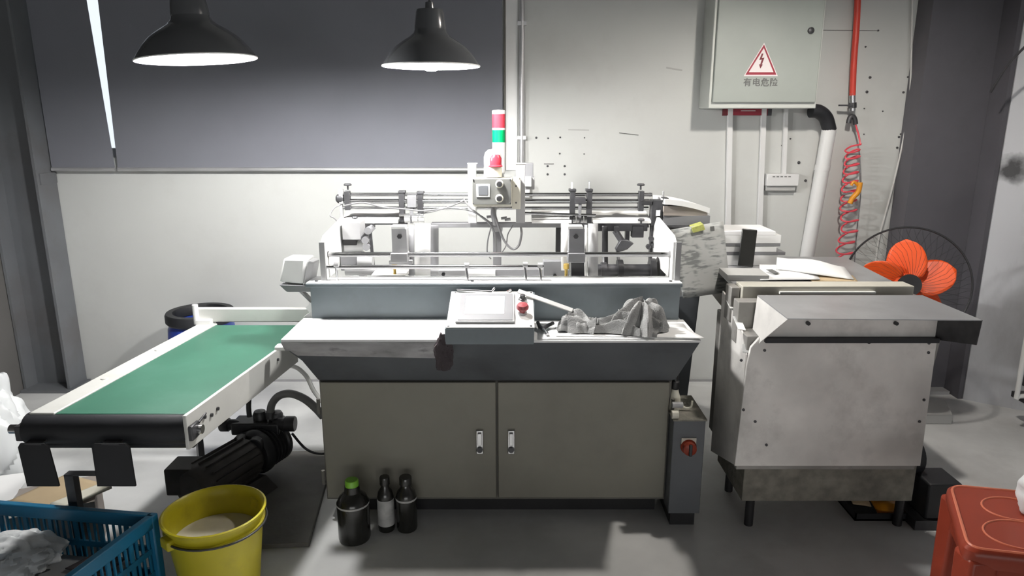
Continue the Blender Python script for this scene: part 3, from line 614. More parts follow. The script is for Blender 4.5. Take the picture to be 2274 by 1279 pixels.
obj('belt_bed', cvbox(.16, .96, .06, .97, .63, .686), K['grey'], cvr)
a, b = cv(-.02, .01, .652), cv(.965, .01, .652)
ro = obj('end_roller', MB().cyl(a, b, .047, n=28), K['rubber'], cvr)
a2, b2 = cv(.02, .03, .615), cv(.955, .03, .615); obj('belt_return', MB().cyl(a2, b2, .035, n=24), K['rubber'], cvr)
for e, d in ((a, -1), (b, 1)):
    obj('axle_end', MB().cyl(e + Vector((-.03 * (d < 0), 0, -.005)), e + Vector((.035 * (d > 0) + (-.0 if d > 0 else -.06), 0, -.005)), .014, n=14), K['steel'], ro)
    obj('tension_bolt', MB().cyl(e + Vector((.02 * d, .01, .012)), e + Vector((.02 * d, .06, .02)), .004, n=10), K['dark'], ro)
obj('bearing_block', MB().box(b.x - .012, b.x + .022, 1.895, 1.945, .625, .672), K['dark'], cvr, bevel=.004)
obj('bearing_block', MB().box(a.x - .022, a.x + .012, 1.895, 1.945, .625, .672), K['dark'], cvr, bevel=.004)
for w, z in ((.06, .665), (.10, .655), (.14, .66), (.60, .672)):
    p = cv(.995, w, z); obj('bolt', MB().cyl(p, p + Vector((.006, 0, 0)), .006, n=8), K['dark'], rr)
for w in (.30, .62): p = cv(.075, w, .703); obj('bolt', MB().lathe(p, [(.013, 0), (.011, .003), (0, .004)], n=12), K['rail'], cvr)
for (ua, ub, uc, ud) in ((38, 106, 131, 60), (202, 286, 301, 216)):
    pa, pb, pc, pd = at(ua, 985, 1.865), at(ub, 985, 1.865), at(uc, 1080, 1.85), at(ud, 1080, 1.85)
    obj('stop_plate', MB().prism([pa + Vector((.008, 0, 0)), pb - Vector((.012, 0, 0)), pb - Vector((0, 0, .012)), pc, pd, pa - Vector((0, 0, .012))], (0, .006, 0)), K['rubber'], cvr)
    obj('plate_hanger', MB().bar(pa * .5 + pb * .5 + Vector((0, .0, -.005)), pa * .5 + pb * .5 + Vector((0, .07, .0)), .05, .008), K['dark'], cvr)
lf = at(178, 1130, 2.13)
obj('leg', MB().bar((lf.x - .012, 2.13, 0), (lf.x - .012, 2.13, .395), .03, .03), K['dark'], cvr)
obj('leg_bracket', MB().bar((lf.x - .027, 2.13, .395), (-1.31, 2.13, .395), .03, .004), K['dark'], cvr)
for x in (-1.335,): obj('leg_strut', MB().bar((x, 2.13, .395), (x, 2.13, .61), .025, .02), K['dark'], cvr)
obj('leg', MB().bar((-1.375, 2.82, 0), (-1.355, 2.80, .61), .025, .025), K['greyd'], cvr)
obj('leg_foot', MB().box(lf.x - .04, lf.x + .02, 2.115, 2.16, 0, .012), K['dark'], cvr)
bb = obj('back_guide', MB().box(-1.36, -.765, 2.87, 2.90, .705, .765), K['rail'], cvr, bevel=.004); tag(bb, 'white guide bar across the far end')
obj('guide_foot', MB().box(-1.34, -1.28, 2.84, 2.90, .69, .72), K['white'], bb)
obj('guide_clamp', MB().cyl((-1.345, 2.86, .70), (-1.345, 2.86, .785), .012, n=12), K['white'], bb)

# ------------------------------------------------------------------ things on the main machine
# crumpled rag
def blob(name, cx, cy, z0, rx, ry, h, seed, m, rot=0, amp=.35, nu=56, nv=28, freq=1.6, fold=.10, waves=5.0):
    sd = Vector((seed * 7.3, seed * 3.1, seed)); R = Matrix.Rotation(rot, 3, 'Z'); ax_ = Vector((.35, 1, .25)).normalized()
    def fn(a, b):
        th = 2 * PI * a; ph = PI * b
        d = Vector((math.sin(ph) * math.cos(th), math.sin(ph) * math.sin(th), math.cos(ph)))
        n1 = noise.noise(d * freq + sd); w = noise.noise(d * freq * 1.1 + sd * 2) * 1.6
        f1 = math.sin(waves * 2 * (d.dot(ax_) + w)); f2 = noise.noise(d * freq * 3.0 + sd * 3)
        k = 1 + amp * n1 + fold * (abs(f1) ** .7 * 2 - 1) + fold * .9 * f2
        p = R @ Vector((d.x * rx * k, d.y * ry * k, 0)); zz = (d.z * k * .62 + .42) * h
        return Vector((cx + p.x, cy + p.y, max(z0, z0 + zz)))
    return obj(name, MB().grid(fn, nu, nv), K[m])
def merge(parts, name):
    base = MB()
    for o in parts:
        n = len(base.v); base.v += [tuple(v.co) for v in o.data.vertices]; base.f += [tuple(i + n for i in p.vertices) for p in o.data.polygons]
        bpy.data.objects.remove(o)
    return base
def tent(cx, cy, z0, R_, H, n, seed, sx=1.0, sy=1.0, tip=(0, 0), nu=120, nv=40):
    sd = Vector((seed, seed * 2.7, seed * 1.3))
    def fn(a, b):
        th = 2 * PI * a; d = Vector((math.cos(th), math.sin(th), 0)); w = noise.noise(d * 1.3 + sd) * 2.2; v = noise.noise(d * 2.2 + Vector((0, 0, b * 2.5)) + sd)
        amp_ = .05 + .20 * b * (1.1 - .5 * b)
        fo = math.sin(n * th + w * 2 + 1.6 * b); fo = math.copysign(abs(fo) ** .75, fo); fo2 = math.sin(n * 2.3 * th - w * 3 + 3 * b)
        r = R_ * (b ** .62) * (1 + amp_ * fo + .05 * fo2 + .22 * v)
        z = H * (1 - b) ** .75 * (1 + .25 * v) + H * .10 * (fo * .5 + .5) * math.sin(PI * min(1, b)) + .004 * fo2 * b
        z -= H * .30 * math.exp(-(b / .16) ** 2) * (.6 + .5 * noise.noise(d * 2 + sd * 1.7))
        return Vector((cx + tip[0] * (1 - b) + r * d.x * sx, cy + tip[1] * (1 - b) + r * d.y * sy, max(z0, z0 + z)))
    return obj('r', MB().grid(fn, nu, nv), K['rag'])
def strand(p0, p1, w0, w1, h0, h1, folds, seed, nu=70, nv=40):
    p0, p1 = Vector(p0), Vector(p1); d = (p1 - p0); side = Vector((-d.y, d.x, 0)).normalized()
    def fn(a, b):
        t = b * 2 - 1; q = p0 + d * a; nz_ = noise.noise(Vector((a * 3 + seed, t, seed))); w = (w0 * (1 - a) + w1 * a) * (1 + .3 * math.sin(a * 5 + seed)); h = (h0 * (1 - a) + h1 * a) * (1 + .2 * math.sin(a * 7 + seed))
        f = math.sin(folds * t * PI + 4 * a + 3 * nz_)
        return q + side * (t * w * (1 + .15 * nz_)) + Vector((0, 0, max(0, h * (1 - abs(t) ** 2.2) + h * .30 * f * (1 - t * t))))
    return obj('r', MB().grid(fn, nu, nv), K['rag'])
ragparts = [tent(.455, 2.395,   .816, .090, .122, 9, 3.3, 1.0, .85, (.01, .01)), strand((.20, 2.40, .816), (.45, 2.375, .816), .034, .05, .042, .05, 3.2, 2.0),
            tent(.232, 2.405, .816, .060, .058, 5, 8.1, 1.15, .8, (-.02, .01), 90, 30), strand((.215, 2.43, .816), (.30, 2.36, .816), .028, .03, .05, .045, 2.6, 6.0), strand((.38, 2.42, .816), (.52, 2.34, .816), .035, .03, .05, .04, 2.8, 9.0)]
tag(obj('cleaning_rag', merge(ragparts, 'rag'), K['rag']), 'crumpled grey cleaning rag on the papers right of the console', 'rag')
o = blob('grimy_rag', -.235, 2.288, .705, .030, .016, .12, 11, 'ragdark', 0, .3, 50, 36, 1.5, .1, 2.0); tag(o, 'dark grimy rag hanging at the console corner below the left ledge', 'rag')
a, b = at(1150, 646, 2.48), at(1272, 690, 2.42)
tag(obj('plastic_strip', MB().bar(a, b, .022, .005, (0, -.5, 1)), K['paper_g'], bevel=.004), 'pale flat plastic strip slanting from the console onto the grey rag', 'strip')
q0, q1, q2 = slope(-.205, .985, .010), slope(-.075, .93, .012), slope(-.065, .985, .018)
tag(obj('hex_key', MB().tube([q0, q0 * .5 + q1 * .5, q1, q2], .0042, 8, 1), K['steel']), 'bent steel hex key lying along the back of the console', 'tool')
tag(obj('bolt_pin', MB().tube([slope(-.02, .93, .008), slope(-.005, .99, .01)], .005, 8, 1), K['steel']), 'short steel pin at the back of the console beside the hex key', 'pin')
def sheet(name, pts, m, label, cat='paper', th=.0015, group=None, sag=0.0):
    P = [Vector(p) for p in pts]
    def fn(a, b):
        p = (P[0] * (1 - a) + P[1] * a) * (1 - b) + (P[3] * (1 - a) + P[2] * a) * b
        p.z += sag * math.sin(PI * a) * math.sin(PI * b); return p
    return tag(obj(name, MB().grid(fn, 10, 8), K[m], solid=th), label, cat, group)
sheet('paper_sheet', [(.09, 2.312, .8085), (.63, 2.312, .8085), (.64, 2.50, .8085), (.10, 2.50, .8085)], 'sheet', 'wide pale sheet flat on the right ledge, under the rag', 'paper')
sheet('paper_sheet', [(.40, 2.325, .812), (.668, 2.305, .813), (.625, 2.43, .814), (.42, 2.46, .812)], 'paper', 'white sheet jutting past the right end of the ledge', 'paper', .002)
sheet('paper_sheet', [(.155, 2.335, .811), (.40, 2.33, .811), (.43, 2.46, .811), (.16, 2.48, .811)], 'paper', 'white sheet on the ledge between the console and the rag', 'paper')
pl = thing('pliers', 'small dark pliers with shiny jaws on the ledge beside the console', 'tool', (.115, 2.37, .81))
obj('jaw', MB().tube([(.125, 2.34, .816), (.118, 2.37, .82), (.112, 2.39, .82)], .006, 8, 4), K['steel'], pl)
obj('handle', MB().tube([(.112, 2.39, .82), (.10, 2.42, .822), (.095, 2.46, .825)], .007, 8, 4), K['black'], pl)
obj('handle', MB().tube([(.112, 2.39, .82), (.125, 2.42, .822), (.15, 2.45, .825)], .007, 8, 4), K['black'], pl)
# stack of sheets and boards at the right end of the head
def board(name, c, sx, sy, h, rz, m, label, cat, tilt=0.0, bend=0.0, group=None):
    R = Matrix.Rotation(rz, 3, 'Z') @ Matrix.Rotation(tilt, 3, 'Y')
    mb = MB(); c = Vector(c)
    def top(zz):
        return lambda a, b: c + R @ Vector(((a - .5) * sx, (b - .5) * sy, zz - bend * (a ** 2)))
    n = 8; mb.grid(top(h), n, 2); mb.grid(top(0), n, 2, True)
    for bb_ in (0, 1):
        f0, f1 = top(0), top(h); P = [f0(i / n, bb_) for i in range(n + 1)] + [f1(i / n, bb_) for i in range(n + 1)]
        mb.add(P, [(i, i + 1, n + 2 + i, n + 1 + i) for i in range(n)])
    for aa in (0, 1):
        f0, f1 = top(0), top(h); mb.add([f0(aa, 0), f0(aa, 1), f1(aa, 1), f1(aa, 0)], [(0, 1, 2, 3)])
    return tag(obj(name, mb, K[m]), label, cat, group)
stz = at(1500, 497, 3.02).z
obj('stack_shelf', MB().box(.63, .84, 2.95, 3.15, stz - .03, stz - .002), K['dark'], m1, bevel=.003)
board('board_stack', (.745, 3.05, stz), .20, .17, .042, 0.0, 'greyd', 'grey block of boards at the bottom of the stack right of the rods', 'boards')
board('board_stack', (.735, 3.045, stz + .044), .19, .16, .040, .06, 'board', 'brown-grey boards in the middle of the stack right of the rods', 'boards', 0, .012)
board('paper_stack', (.735, 3.04, stz + .088), .20, .17, .022, .10, 'paper', 'white sheets on top of the board stack right of the rods', 'paper', .05, .03)
# printed job sheet hanging from the shelf by a yellow clip
P = [at(1489, 510, 2.84), at(1606, 491, 2.96), at(1622, 648, 2.88), at(1517, 663, 2.76)]
js = sheet('job_sheet', [P[3], P[2], P[1], P[0]], 'printed', 'printed job sheet hanging at the right end of the machine', 'paper', .0012)
q = at(1550, 507, 2.893); tag(obj('paper_clip', MB().prism([at(1537, 506, 2.872), at(1562, 498, 2.896), at(1566, 510, 2.892), at(1540, 517, 2.868)], (0, .05, .004)), K['yellowclip']), 'yellow sticky tab holding the hanging job sheet', 'clip')
q = at(1581, 507, 2.893); obj('printed_stamp', MB().prism([at(1577, 503, 2.922), at(1586, 502, 2.930), at(1587, 512, 2.926), at(1578, 513, 2.917)], (0, .001, 0)), K['ink'], js)
# spray bottle on the isolator post
p = Vector((.628, 2.52, .456)); t = thing('oil_bottle', 'small cream oil bottle with black pump on the isolator post', 'bottle', p)
obj('bottle_body', MB().lathe(p, [(0, 0), (.022, .001), (.024, .01), (.022, .05), (.014, .075), (.012, .09), (.0, .091)], n=20), K['cream'], t)
obj('pump_head', MB().lathe(p, [(.013, .085), (.015, .09), (.015, .115), (.010, .12), (.009, .145), (0, .147)], n=16), K['black'], t)
obj('bottle_hook', MB().tube([p + Vector((.018, -.01, .03)), p + Vector((.04, -.012, .012)), p + Vector((.062, -.012, .016)), p + Vector((.066, -.012, .04))], .004, 8, 5), K['cream'], t)

# ------------------------------------------------------------------ vacuum pump, slab, hoses
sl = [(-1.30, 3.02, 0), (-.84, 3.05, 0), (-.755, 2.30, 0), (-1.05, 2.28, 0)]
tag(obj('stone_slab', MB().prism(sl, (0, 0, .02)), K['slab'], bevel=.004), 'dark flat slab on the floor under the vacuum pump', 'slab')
pu = thing('vacuum_pump', 'black oily vacuum pump with motor on the slab under the conveyor', 'pump', (-1.08, 2.75, .02))
ax = Vector((.20, .50, 0)).normalized(); m0 = Vector((-1.24, 2.42, .155)); m1_ = m0 + ax * .34
mo = obj('motor', MB().lathe(m0, [(0, 0), (.07, .004), (.085, .02), (.088, .05), (.088, .30), (.075, .33), (.06, .345)], ax, 28), K['motor'], pu)
for i in range(16):
    th = 2 * PI * i / 16; q = ax.to_track_quat('Z', 'Y').to_matrix() @ Vector((math.cos(th), math.sin(th), 0))
    obj('motor_fin', MB().bar(m0 + ax * .06 + q * .09, m0 + ax * .30 + q * .09, .004, .016, q), K['motor'], mo)
tb = at(438, 1062, 2.46); obj('terminal_box', MB().box(-1.34, -1.22, 2.44, 2.56, .13, .24), K['motor'], mo, bevel=.006)
obj('motor_foot', MB().hexa([(-1.29, 2.45, .02), (-1.12, 2.42, .02), (-1.0, 2.70, .02), (-1.17, 2.73, .02), (-1.25, 2.47, .09), (-1.15, 2.45, .09), (-1.04, 2.68, .09), (-1.14, 2.71, .09)]), K['motor'], mo)
h0 = m1_ + ax * .0
pb_ = obj('pump_body', MB().lathe(h0 - ax * .01, [(.05, 0), (.085, .01), (.098, .03), (.098, .05), (.082, .06), (.082, .14), (.092, .15), (.092, .165), (.07, .18), (.0, .185)], ax, 28), K['pump'], pu)
for i in range(4):
    obj('cooling_ring', MB().lathe(h0 + ax * (.06 + .02 * i), [(.082, 0), (.092, .002), (.092, .006), (.082, .008)], ax, 28), K['pump'], pb_)
hd = at(575, 945, 2.84)
he = obj('pump_head', MB().box(hd.x - .11, hd.x + .10, 2.80, 2.90, hd.z - .03, hd.z + .025), K['pump'], pu, bevel=.008)
for (du, dv, r, l, dirv) in [(-58, -2, .030, .06, (-1, 0, 0)), (58, -4, .034, .07, (1, 0, 0)), (-28, 25, .036, .10, (0, -1, 0)), (8, 25, .036, .10, (0, -1, 0))]:
    c = at(575 + du, 945 + dv, 2.83 if dirv[1] == 0 else 2.80); d = Vector(dirv)
    if dirv[1] == 0: c.x = hd.x - .10 if dirv[0] < 0 else hd.x + .09
    f_ = obj('filter_can', MB().lathe(c, [(r * .6, -.02), (r * .8, 0), (r * .8, l * .4), (r, l * .45), (r, l), (r * .9, l + .004), (0, l + .005)], d, 20), K['pump'], he)
for (u, v) in ((577, 918), (613, 920)):
    c = at(u, v, 2.86); obj('valve_dome', MB().lathe(c, [(.03, -.035), (.03, .0), (.024, .012), (0, .016)], (0, 0, 1), 20), K['pump'], he)
c = at(554, 925, 2.83); obj('pipe_elbow', MB().tube([c, c + Vector((0, 0, .04)), c + Vector((.005, 0, .085))], .011, 10, 4), K['pump'], he)
obj('suction_hose', MB().tube([at(600, 920, 2.85), at(604, 897, 2.84), at(620, 879, 2.82), at(645, 874, 2.78), at(675, 885, 2.74), at(700, 905, 2.72), at(718, 925, 2.70)], .017, 12, 8), K['hosegrey'], pu)
for u, v in ((600, 918),): c = at(u, v, 2.85); obj('hose_clamp', MB().cyl(c + Vector((0, 0, -.02)), c + Vector((0, 0, .01)), .021, n=14), K['dark'], pu)
tag(obj('power_cable', MB().tube([(-1.0, 2.93, .16), (-.95, 2.95, .075), (-.88, 2.93, .060), (-.80, 2.90, .085), (-.735, 2.88, .10)], .006, 8, 6), K['black']), 'thin black cable between the vacuum pump and the cabinet', 'cable')
tag(obj('air_line', MB().tube([at(642, 812, 2.75), at(662, 818, 2.72), at(682, 838, 2.70), at(697, 868, 2.68), at(716, 892, 2.66)], .009, 8, 6), K['cablew']), 'pale air hose curving down from the conveyor to the cabinet', 'hose')

# ------------------------------------------------------------------ bucket, crate, bottles, drum, left clutter
bc = Vector((-.985, 2.07, 0)); bt = thing('bucket', 'yellow plastic bucket with milky water in front of the pump', 'bucket', bc)
obj('bucket_wall', MB().lathe(bc, [(0, .004), (.115, .004), (.118, .0), (.122, .01), (.153, .275), (.156, .285), (.163, .288), (.164, .296), (.158, .298), (.152, .292), (.146, .26), (.116, .02), (0, .016)], n=48), K['yellow'], bt)
obj('rim_band', MB().lathe(bc, [(.150, .245), (.157, .247), (.158, .255), (.151, .257)], n=48), K['yellow'], bt)
obj('water', MB().lathe(bc, [(0, .20), (.1375, .20)], n=40), K['liquid'], bt)
ea = obj('handle_ear', MB().obox(bc + Vector((-.098, -.122, .252)), (.05, .03, .036), Matrix.Rotation(-.67, 3, 'Z')), K['yellow'], bt, bevel=.006)
obj('handle_ear', MB().obox(bc + Vector((.098, .122, .252)), (.05, .03, .036), Matrix.Rotation(-.67, 3, 'Z')), K['yellow'], bt, bevel=.006)
hp = []
for i in range(13):
    th = PI * i / 12; ca = math.cos(th); d1 = Vector((-.103, -.13, 0)); sd = Vector((.13, -.103, 0)).normalized()
    hp.append(bc + d1 * ca * .97 + sd * (.165 * math.sin(th)) + Vector((0, 0, .252 + .0 * math.sin(th))))
obj('bail_handle', MB().tube(hp, .0035, 8, 2), K['dark'], bt)

cr = thing('plastic_crate', 'blue lattice plastic crate in the lower left corner', 'crate', (-1.5, 1.85, 0))
CR = Vector((-1.175, 2.035, 0)); CL = Vector((-1.75, 2.115, 0)); e1 = (CL - CR).normalized(); e2 = Vector((-e1.y, e1.x, 0)) * 1.0
if e2.y > 0: e2 = -e2
e2 = (e2 + e1 * .10).normalized(); WL, DL, HC = .60, .42, .30
def cp(a, b, z): q = CR + e1 * a + e2 * b; return Vector((q.x, q.y, z))
def crbox(a0, a1, b0, b1, z0, z1):
    q = [(a0, b0), (a1, b0), (a1, b1), (a0, b1)]; return MB().hexa([cp(a, b, z0) for a, b in q] + [cp(a, b, z1) for a, b in q])
obj('crate_floor', crbox(0, WL, 0, DL, 0, .012), K['blue'], cr)
for n_, bx_ in (('rim', [(0, WL, -.012, .012), (0, WL, DL - .012, DL + .012), (-.012, .012, 0, DL), (WL - .012, WL + .012, 0, DL)]),):
    for q in bx_: obj('rim_rail', crbox(*q, HC - .045, HC), K['blue'], cr, bevel=.004)
for q in [(0, WL, 0, .008), (0, WL, DL - .008, DL), (0, .008, 0, DL), (WL - .008, WL, 0, DL)]:
    obj('lower_band', crbox(*q, .012, .10), K['blue'], cr); obj('middle_band', crbox(*q, .165, .185), K['blue'], cr)
for a, b in ((0, 0), (WL, 0), (0, DL), (WL, DL)): obj('corner_post', crbox(a - .014, a + .014, b - .014, b + .014, 0, HC), K['blue'], cr, bevel=.005)
def slat(a0, a1, b0, b1): return obj('slat', crbox(a0, a1, b0, b1, .10, HC - .045), K['blue'], cr)
for i in range(1, 26):
    a = WL * i / 26; w = .007 if i % 4 == 0 else .0028
    slat(a - w, a + w, .001, .007); slat(a - w, a + w, DL - .007, DL - .001)
for i in range(1, 18):
    b = DL * i / 18; w = .007 if i % 4 == 0 else .0028
    slat(.001, .007, b - w, b + w); slat(WL - .007, WL - .001, b - w, b + w)
# contents of the crate
o = blob('film_bundle', -1.56, 1.93, .165, .12, .09, .115, 21, 'bag', .3, .28, 80, 50, 1.6, .10, 1.6); tag(o, 'white plastic film bunched at the left inside the blue crate', 'film')
q = cp(.30, .20, 0)
board('card_sheet', (cp(.29, .215, 0).x, cp(.29, .215, 0).y, .014), .50, .32, .125, -.146, 'paper_g', 'grey block of offcuts filling the bottom of the blue crate', 'offcuts')
sheet('film_sheet', [cp(.03, .38, .15), cp(.55, .38, .155), cp(.55, .05, .155), cp(.03, .05, .15)], 'bagg', 'grey film sheet spread over the filled blue crate', 'film', .010, sag=.0)
sheet('card_offcut', [cp(.05, .16, .168), cp(.21, .13, .168), cp(.18, .06, .172), cp(.06, .055, .170)], 'ragdark', 'dark card offcut inside the blue crate near its back corner', 'card', .003)
# boards behind the crate
board('card_sheet', (-1.98, 2.36, 0.0), .26, .22, .20, .3, 'paper', 'white carton block behind the blue crate at the left edge', 'carton')
board('card_sheet', (-1.665, 2.30, .0), .26, .22, .215, .45, 'board', 'brown block of boards behind the blue crate', 'boards')
sheet('kraft_sheet', [(-1.80, 2.24, .222), (-1.59, 2.18, .222), (-1.53, 2.36, .228), (-1.70, 2.42, .232)], 'kraft', 'tan kraft sheet on the brown boards behind the blue crate', 'paper', .006, sag=.008)
sheet('kraft_strip', [(-1.62, 2.20, .236), (-1.57, 2.18, .232), (-1.47, 2.32, .236), (-1.52, 2.33, .240)], 'cream', 'cream offcut strip lying on the tan kraft sheet', 'paper', .012)
o = blob('plastic_bag', -2.27, 2.72, 0, .20, .20, .50, 31, 'bag', 0, .22, 80, 50, 1.5, .08, 1.5); tag(o, 'white plastic bag on the floor at the left edge beyond the conveyor', 'bag')
board('carton', (-2.42, 2.34, 0), .26, .2, .30, .1, 'paper_g', 'grey-white carton beside the white bag at the left edge', 'carton')
def bottle(label, x, y, r, h, cap, lab, capr=.6):
    t = thing('bottle', label, 'bottle', (x, y, 0), 'dark bottles standing against the cabinet doors')
    bo = obj('bottle_body', MB().lathe((x, y, 0), [(0, 0), (r * .95, .001), (r, .01), (r, h * .62), (r * .85, h * .72), (r * .5, h * .80), (r * .45, h * .9), (0, h * .9)], n=28), K['bottle'], t)
    obj('cap', MB().lathe((x, y, 0), [(r * capr, h * .86), (r * capr, h * .985), (r * capr * .9, h), (0, h)], n=20), K[cap], t)
    if lab: obj('paper_label', MB().lathe((x, y, 0), [(r * 1.015, h * lab[0]), (r * 1.015, h * lab[1])], n=28), K['label'], t)
bottle('wide dark jar with a lime green cap, leftmost by the cabinet doors', -.598, 2.36, .060, .245, 'lime', (.60, .63), .42)
bottle('narrow dark bottle with pale label, middle of the three by the doors', -.487, 2.42, .032, .225, 'bottle', (.12, .6))
bottle('dark bottle with pale shoulder, rightmost of the three by the doors', -.408, 2.425, .040, .222, 'bottle', (.585, .62))
dc = Vector((-1.715, 3.70, 0)); t = thing('drum', 'blue plastic drum with a black open rim behind the conveyor', 'drum', dc)
obj('drum_body', MB().lathe(dc, [(0, 0), (.15, .002), (.165, .03), (.178, .20), (.178, .35), (.17, .44), (.155, .47), (.14, .47), (.14, .03), (0, .02)], n=36), K['drumblue'], t)
obj('rim_ring', MB().lathe(dc, [(.145, .468), (.168, .468), (.178, .48), (.178, .518), (.172, .528), (.140, .528), (.136, .515), (.136, .475), (.145, .468)], n=40), K['rubber'], t)

# ------------------------------------------------------------------ hooded machine on the right
m2 = thing('hooded_machine', 'grey galvanised machine with projecting hood at the right', 'machine', (1.2, 2.7, 0))
obj('body', MB().box(.835, 1.50, 2.37, 2.74, .28, .80), K['galv_d'], m2, bevel=.003)
obj('base_panel', MB().box(.885, 1.54, 2.42, 2.75, .12, .32), K['grime'], m2, bevel=.003)
for x in (.93, 1.515):
    for y in (2.452, 2.71): obj('foot', MB().cyl((x, y, 0), (x, y, .13), .017, n=14), K['black'], m2)
fp = obj('front_panel', MB().prism([(.822, 2.35, .305), (1.508, 2.35, .305), (1.500, 2.35, .79), (.905, 2.35, .79), (.872, 2.35, .80), (.845, 2.35, .765), (.836, 2.35, .70)], (0, .014, 0)), K['galv'], m2, bevel=.002)
for (u, v) in ((1698, 778), (1651, 910), (1677, 936), (1702, 988), (2063, 762), (2062, 783), (2052, 888), (2042, 936), (1930, 761), (1646, 800)):
    p = at(u, v, 2.349); obj('screw', MB().lathe(p + Vector((0, .001, 0)), [(.0055, 0), (.005, .003), (0, .004)], (0, -1, 0), 10), K['dark'], fp)
# left side plate with its sloping folded edge
sp_ = obj('side_cover', MB().prism([(.832, 2.36, .30), (.832, 2.36, .735), (.832, 2.42, .80), (.832, 2.60, .875), (.832, 2.68, .89), (.832, 2.68, .20)], (.006, 0, 0)), K['galv'], m2); tag(sp_, 'grey left side cover with sloping top')
for (y0, z0, y1, z1) in ((2.54, .855, 2.60, .874), (2.43, .806, 2.50, .835), (2.365, .742, 2.385, .765)):
    obj('folded_tab', MB().hexa([(.822, y0, z0), (.850, y0, z0 - .004), (.850, y1, z1 - .004), (.822, y1, z1), (.822, y0, z0 + .003), (.850, y0, z0 - .001), (.850, y1, z1 - .001), (.822, y1, z1 + .003)]), K['white'], sp_)
obj('bracket_plate', MB().prism([at(1580, 652, 2.95), at(1624, 644, 2.95), at(1624, 702, 2.95), at(1612, 692, 2.95)], (0, .01, 0)), K['galv'], m2)
# hood
hz = .925
hd2 = obj('hood_top', MB().hexa([(.885, 2.155, hz), (1.502, 2.145, hz - .002), (1.492, 2.46, hz), (.892, 2.46, hz), (.885, 2.155, hz + .003), (1.502, 2.145, hz + .001), (1.492, 2.46, hz + .003), (.892, 2.46, hz + .003)]), K['hood'], m2); tag(hd2, 'flat hood top of bare sheet steel')
obj('hood_cheek', MB().prism([(.885, 2.155, hz), (.872, 2.33, .795), (.872, 2.36, .77), (.885, 2.46, .80), (.892, 2.46, hz)], (.003, 0, 0)), K['galv'], hd2)
obj('hood_cheek', MB().prism([(1.502, 2.145, hz), (1.500, 2.150, .84), (1.505, 2.36, .79), (1.492, 2.46, .80), (1.492, 2.46, hz)], (.003, 0, 0)), K['dark'], hd2)
obj('inner_panel', MB().box(.90, 1.495, 2.356, 2.366, .80, .915), K['galv'], m2)
obj('slot_rubber', MB().box(.89, 1.50, 2.335, 2.36, .786, .803), K['rubber'], m2)
for u in (1793, 1988): p = at(u, 717, 2.355); obj('screw', MB().cyl(p, p + Vector((0, -.012, 0)), .007, n=8), K['black'], m2)
# cream bar behind the hood
x0, x1 = at(1643, 640, 2.56).x, at(2020, 640, 2.56).x
cb2 = obj('crossbar', MB().box(x0, x1, 2.53, 2.61, .875, .945), K['creamsteel'], m2, bevel=.003); tag(cb2, 'cream steel crossbar behind the hood')
obj('bar_strip', MB().box(at(1730, 640, 2.53).x, at(1942, 640, 2.53).x, 2.515, 2.56, .918, .926), K['white'], cb2)
obj('bar_cheek', MB().box(x0 - .035, x0 - .002, 2.55, 2.62, .80, .935), K['galv_d'], cb2, bevel=.003)
obj('bar_cheek', MB().box(x0 - .03, x0 + .06, 2.47, 2.53, .74, .90), K['galv_d'], cb2, bevel=.003)
# rear table
obj('rear_table', MB().hexa([(.855, 2.63, .915), (1.492, 2.64, .915), (1.535, 3.16, .915), (.90, 3.20, .915), (.855, 2.63, .932), (1.492, 2.64, .932), (1.535, 3.16, .932), (.90, 3.20, .932)]), K['hood'], m2, bevel=.002)
obj('rear_body', MB().box(1.0, 1.54, 2.76, 3.15, .24, .915), K['galv_d'], m2, bevel=.004)
for x in (1.04, 1.48): obj('foot', MB().box(x - .03, x + .03, 3.05, 3.11, 0, .24), K['black'], m2)
rb = obj('right_body', MB().hexa([(1.50, 2.74, .25), (1.72, 2.74, .25), (1.72, 3.05, .25), (1.50, 3.05, .25), (1.50, 2.74, .80), (1.78, 2.74, .80), (1.78, 3.05, .80), (1.50, 3.05, .80)]), K['galv_d'], m2, bevel=.006)
obj('foot', MB().box(1.60, 1.68, 2.80, 2.95, 0, .25), K['dark'], m2)
mo2 = obj('drive_motor', MB().box(1.60, 1.73, 2.42, 2.56, .04, .19), K['rubber'], m2, bevel=.008)
obj('motor_drum', MB().cyl((1.52, 2.56, .24), (1.62, 2.56, .24), .07, n=20), K['rubber'], mo2); obj('motor_base', MB().box(1.56, 1.74, 2.41, 2.60, 0, .04), K['dark'], mo2)
tag(obj('timber_block', MB().hexa([(2.16, 3.38, 0), (2.30, 3.38, 0), (2.38, 3.58, 0), (2.24, 3.58, 0), (2.16, 3.38, .05), (2.30, 3.38, .05), (2.38, 3.58, .05), (2.24, 3.58, .05)]), K['paper_g'], bevel=.004), 'pale block on the floor at the foot of the dark column', 'block')
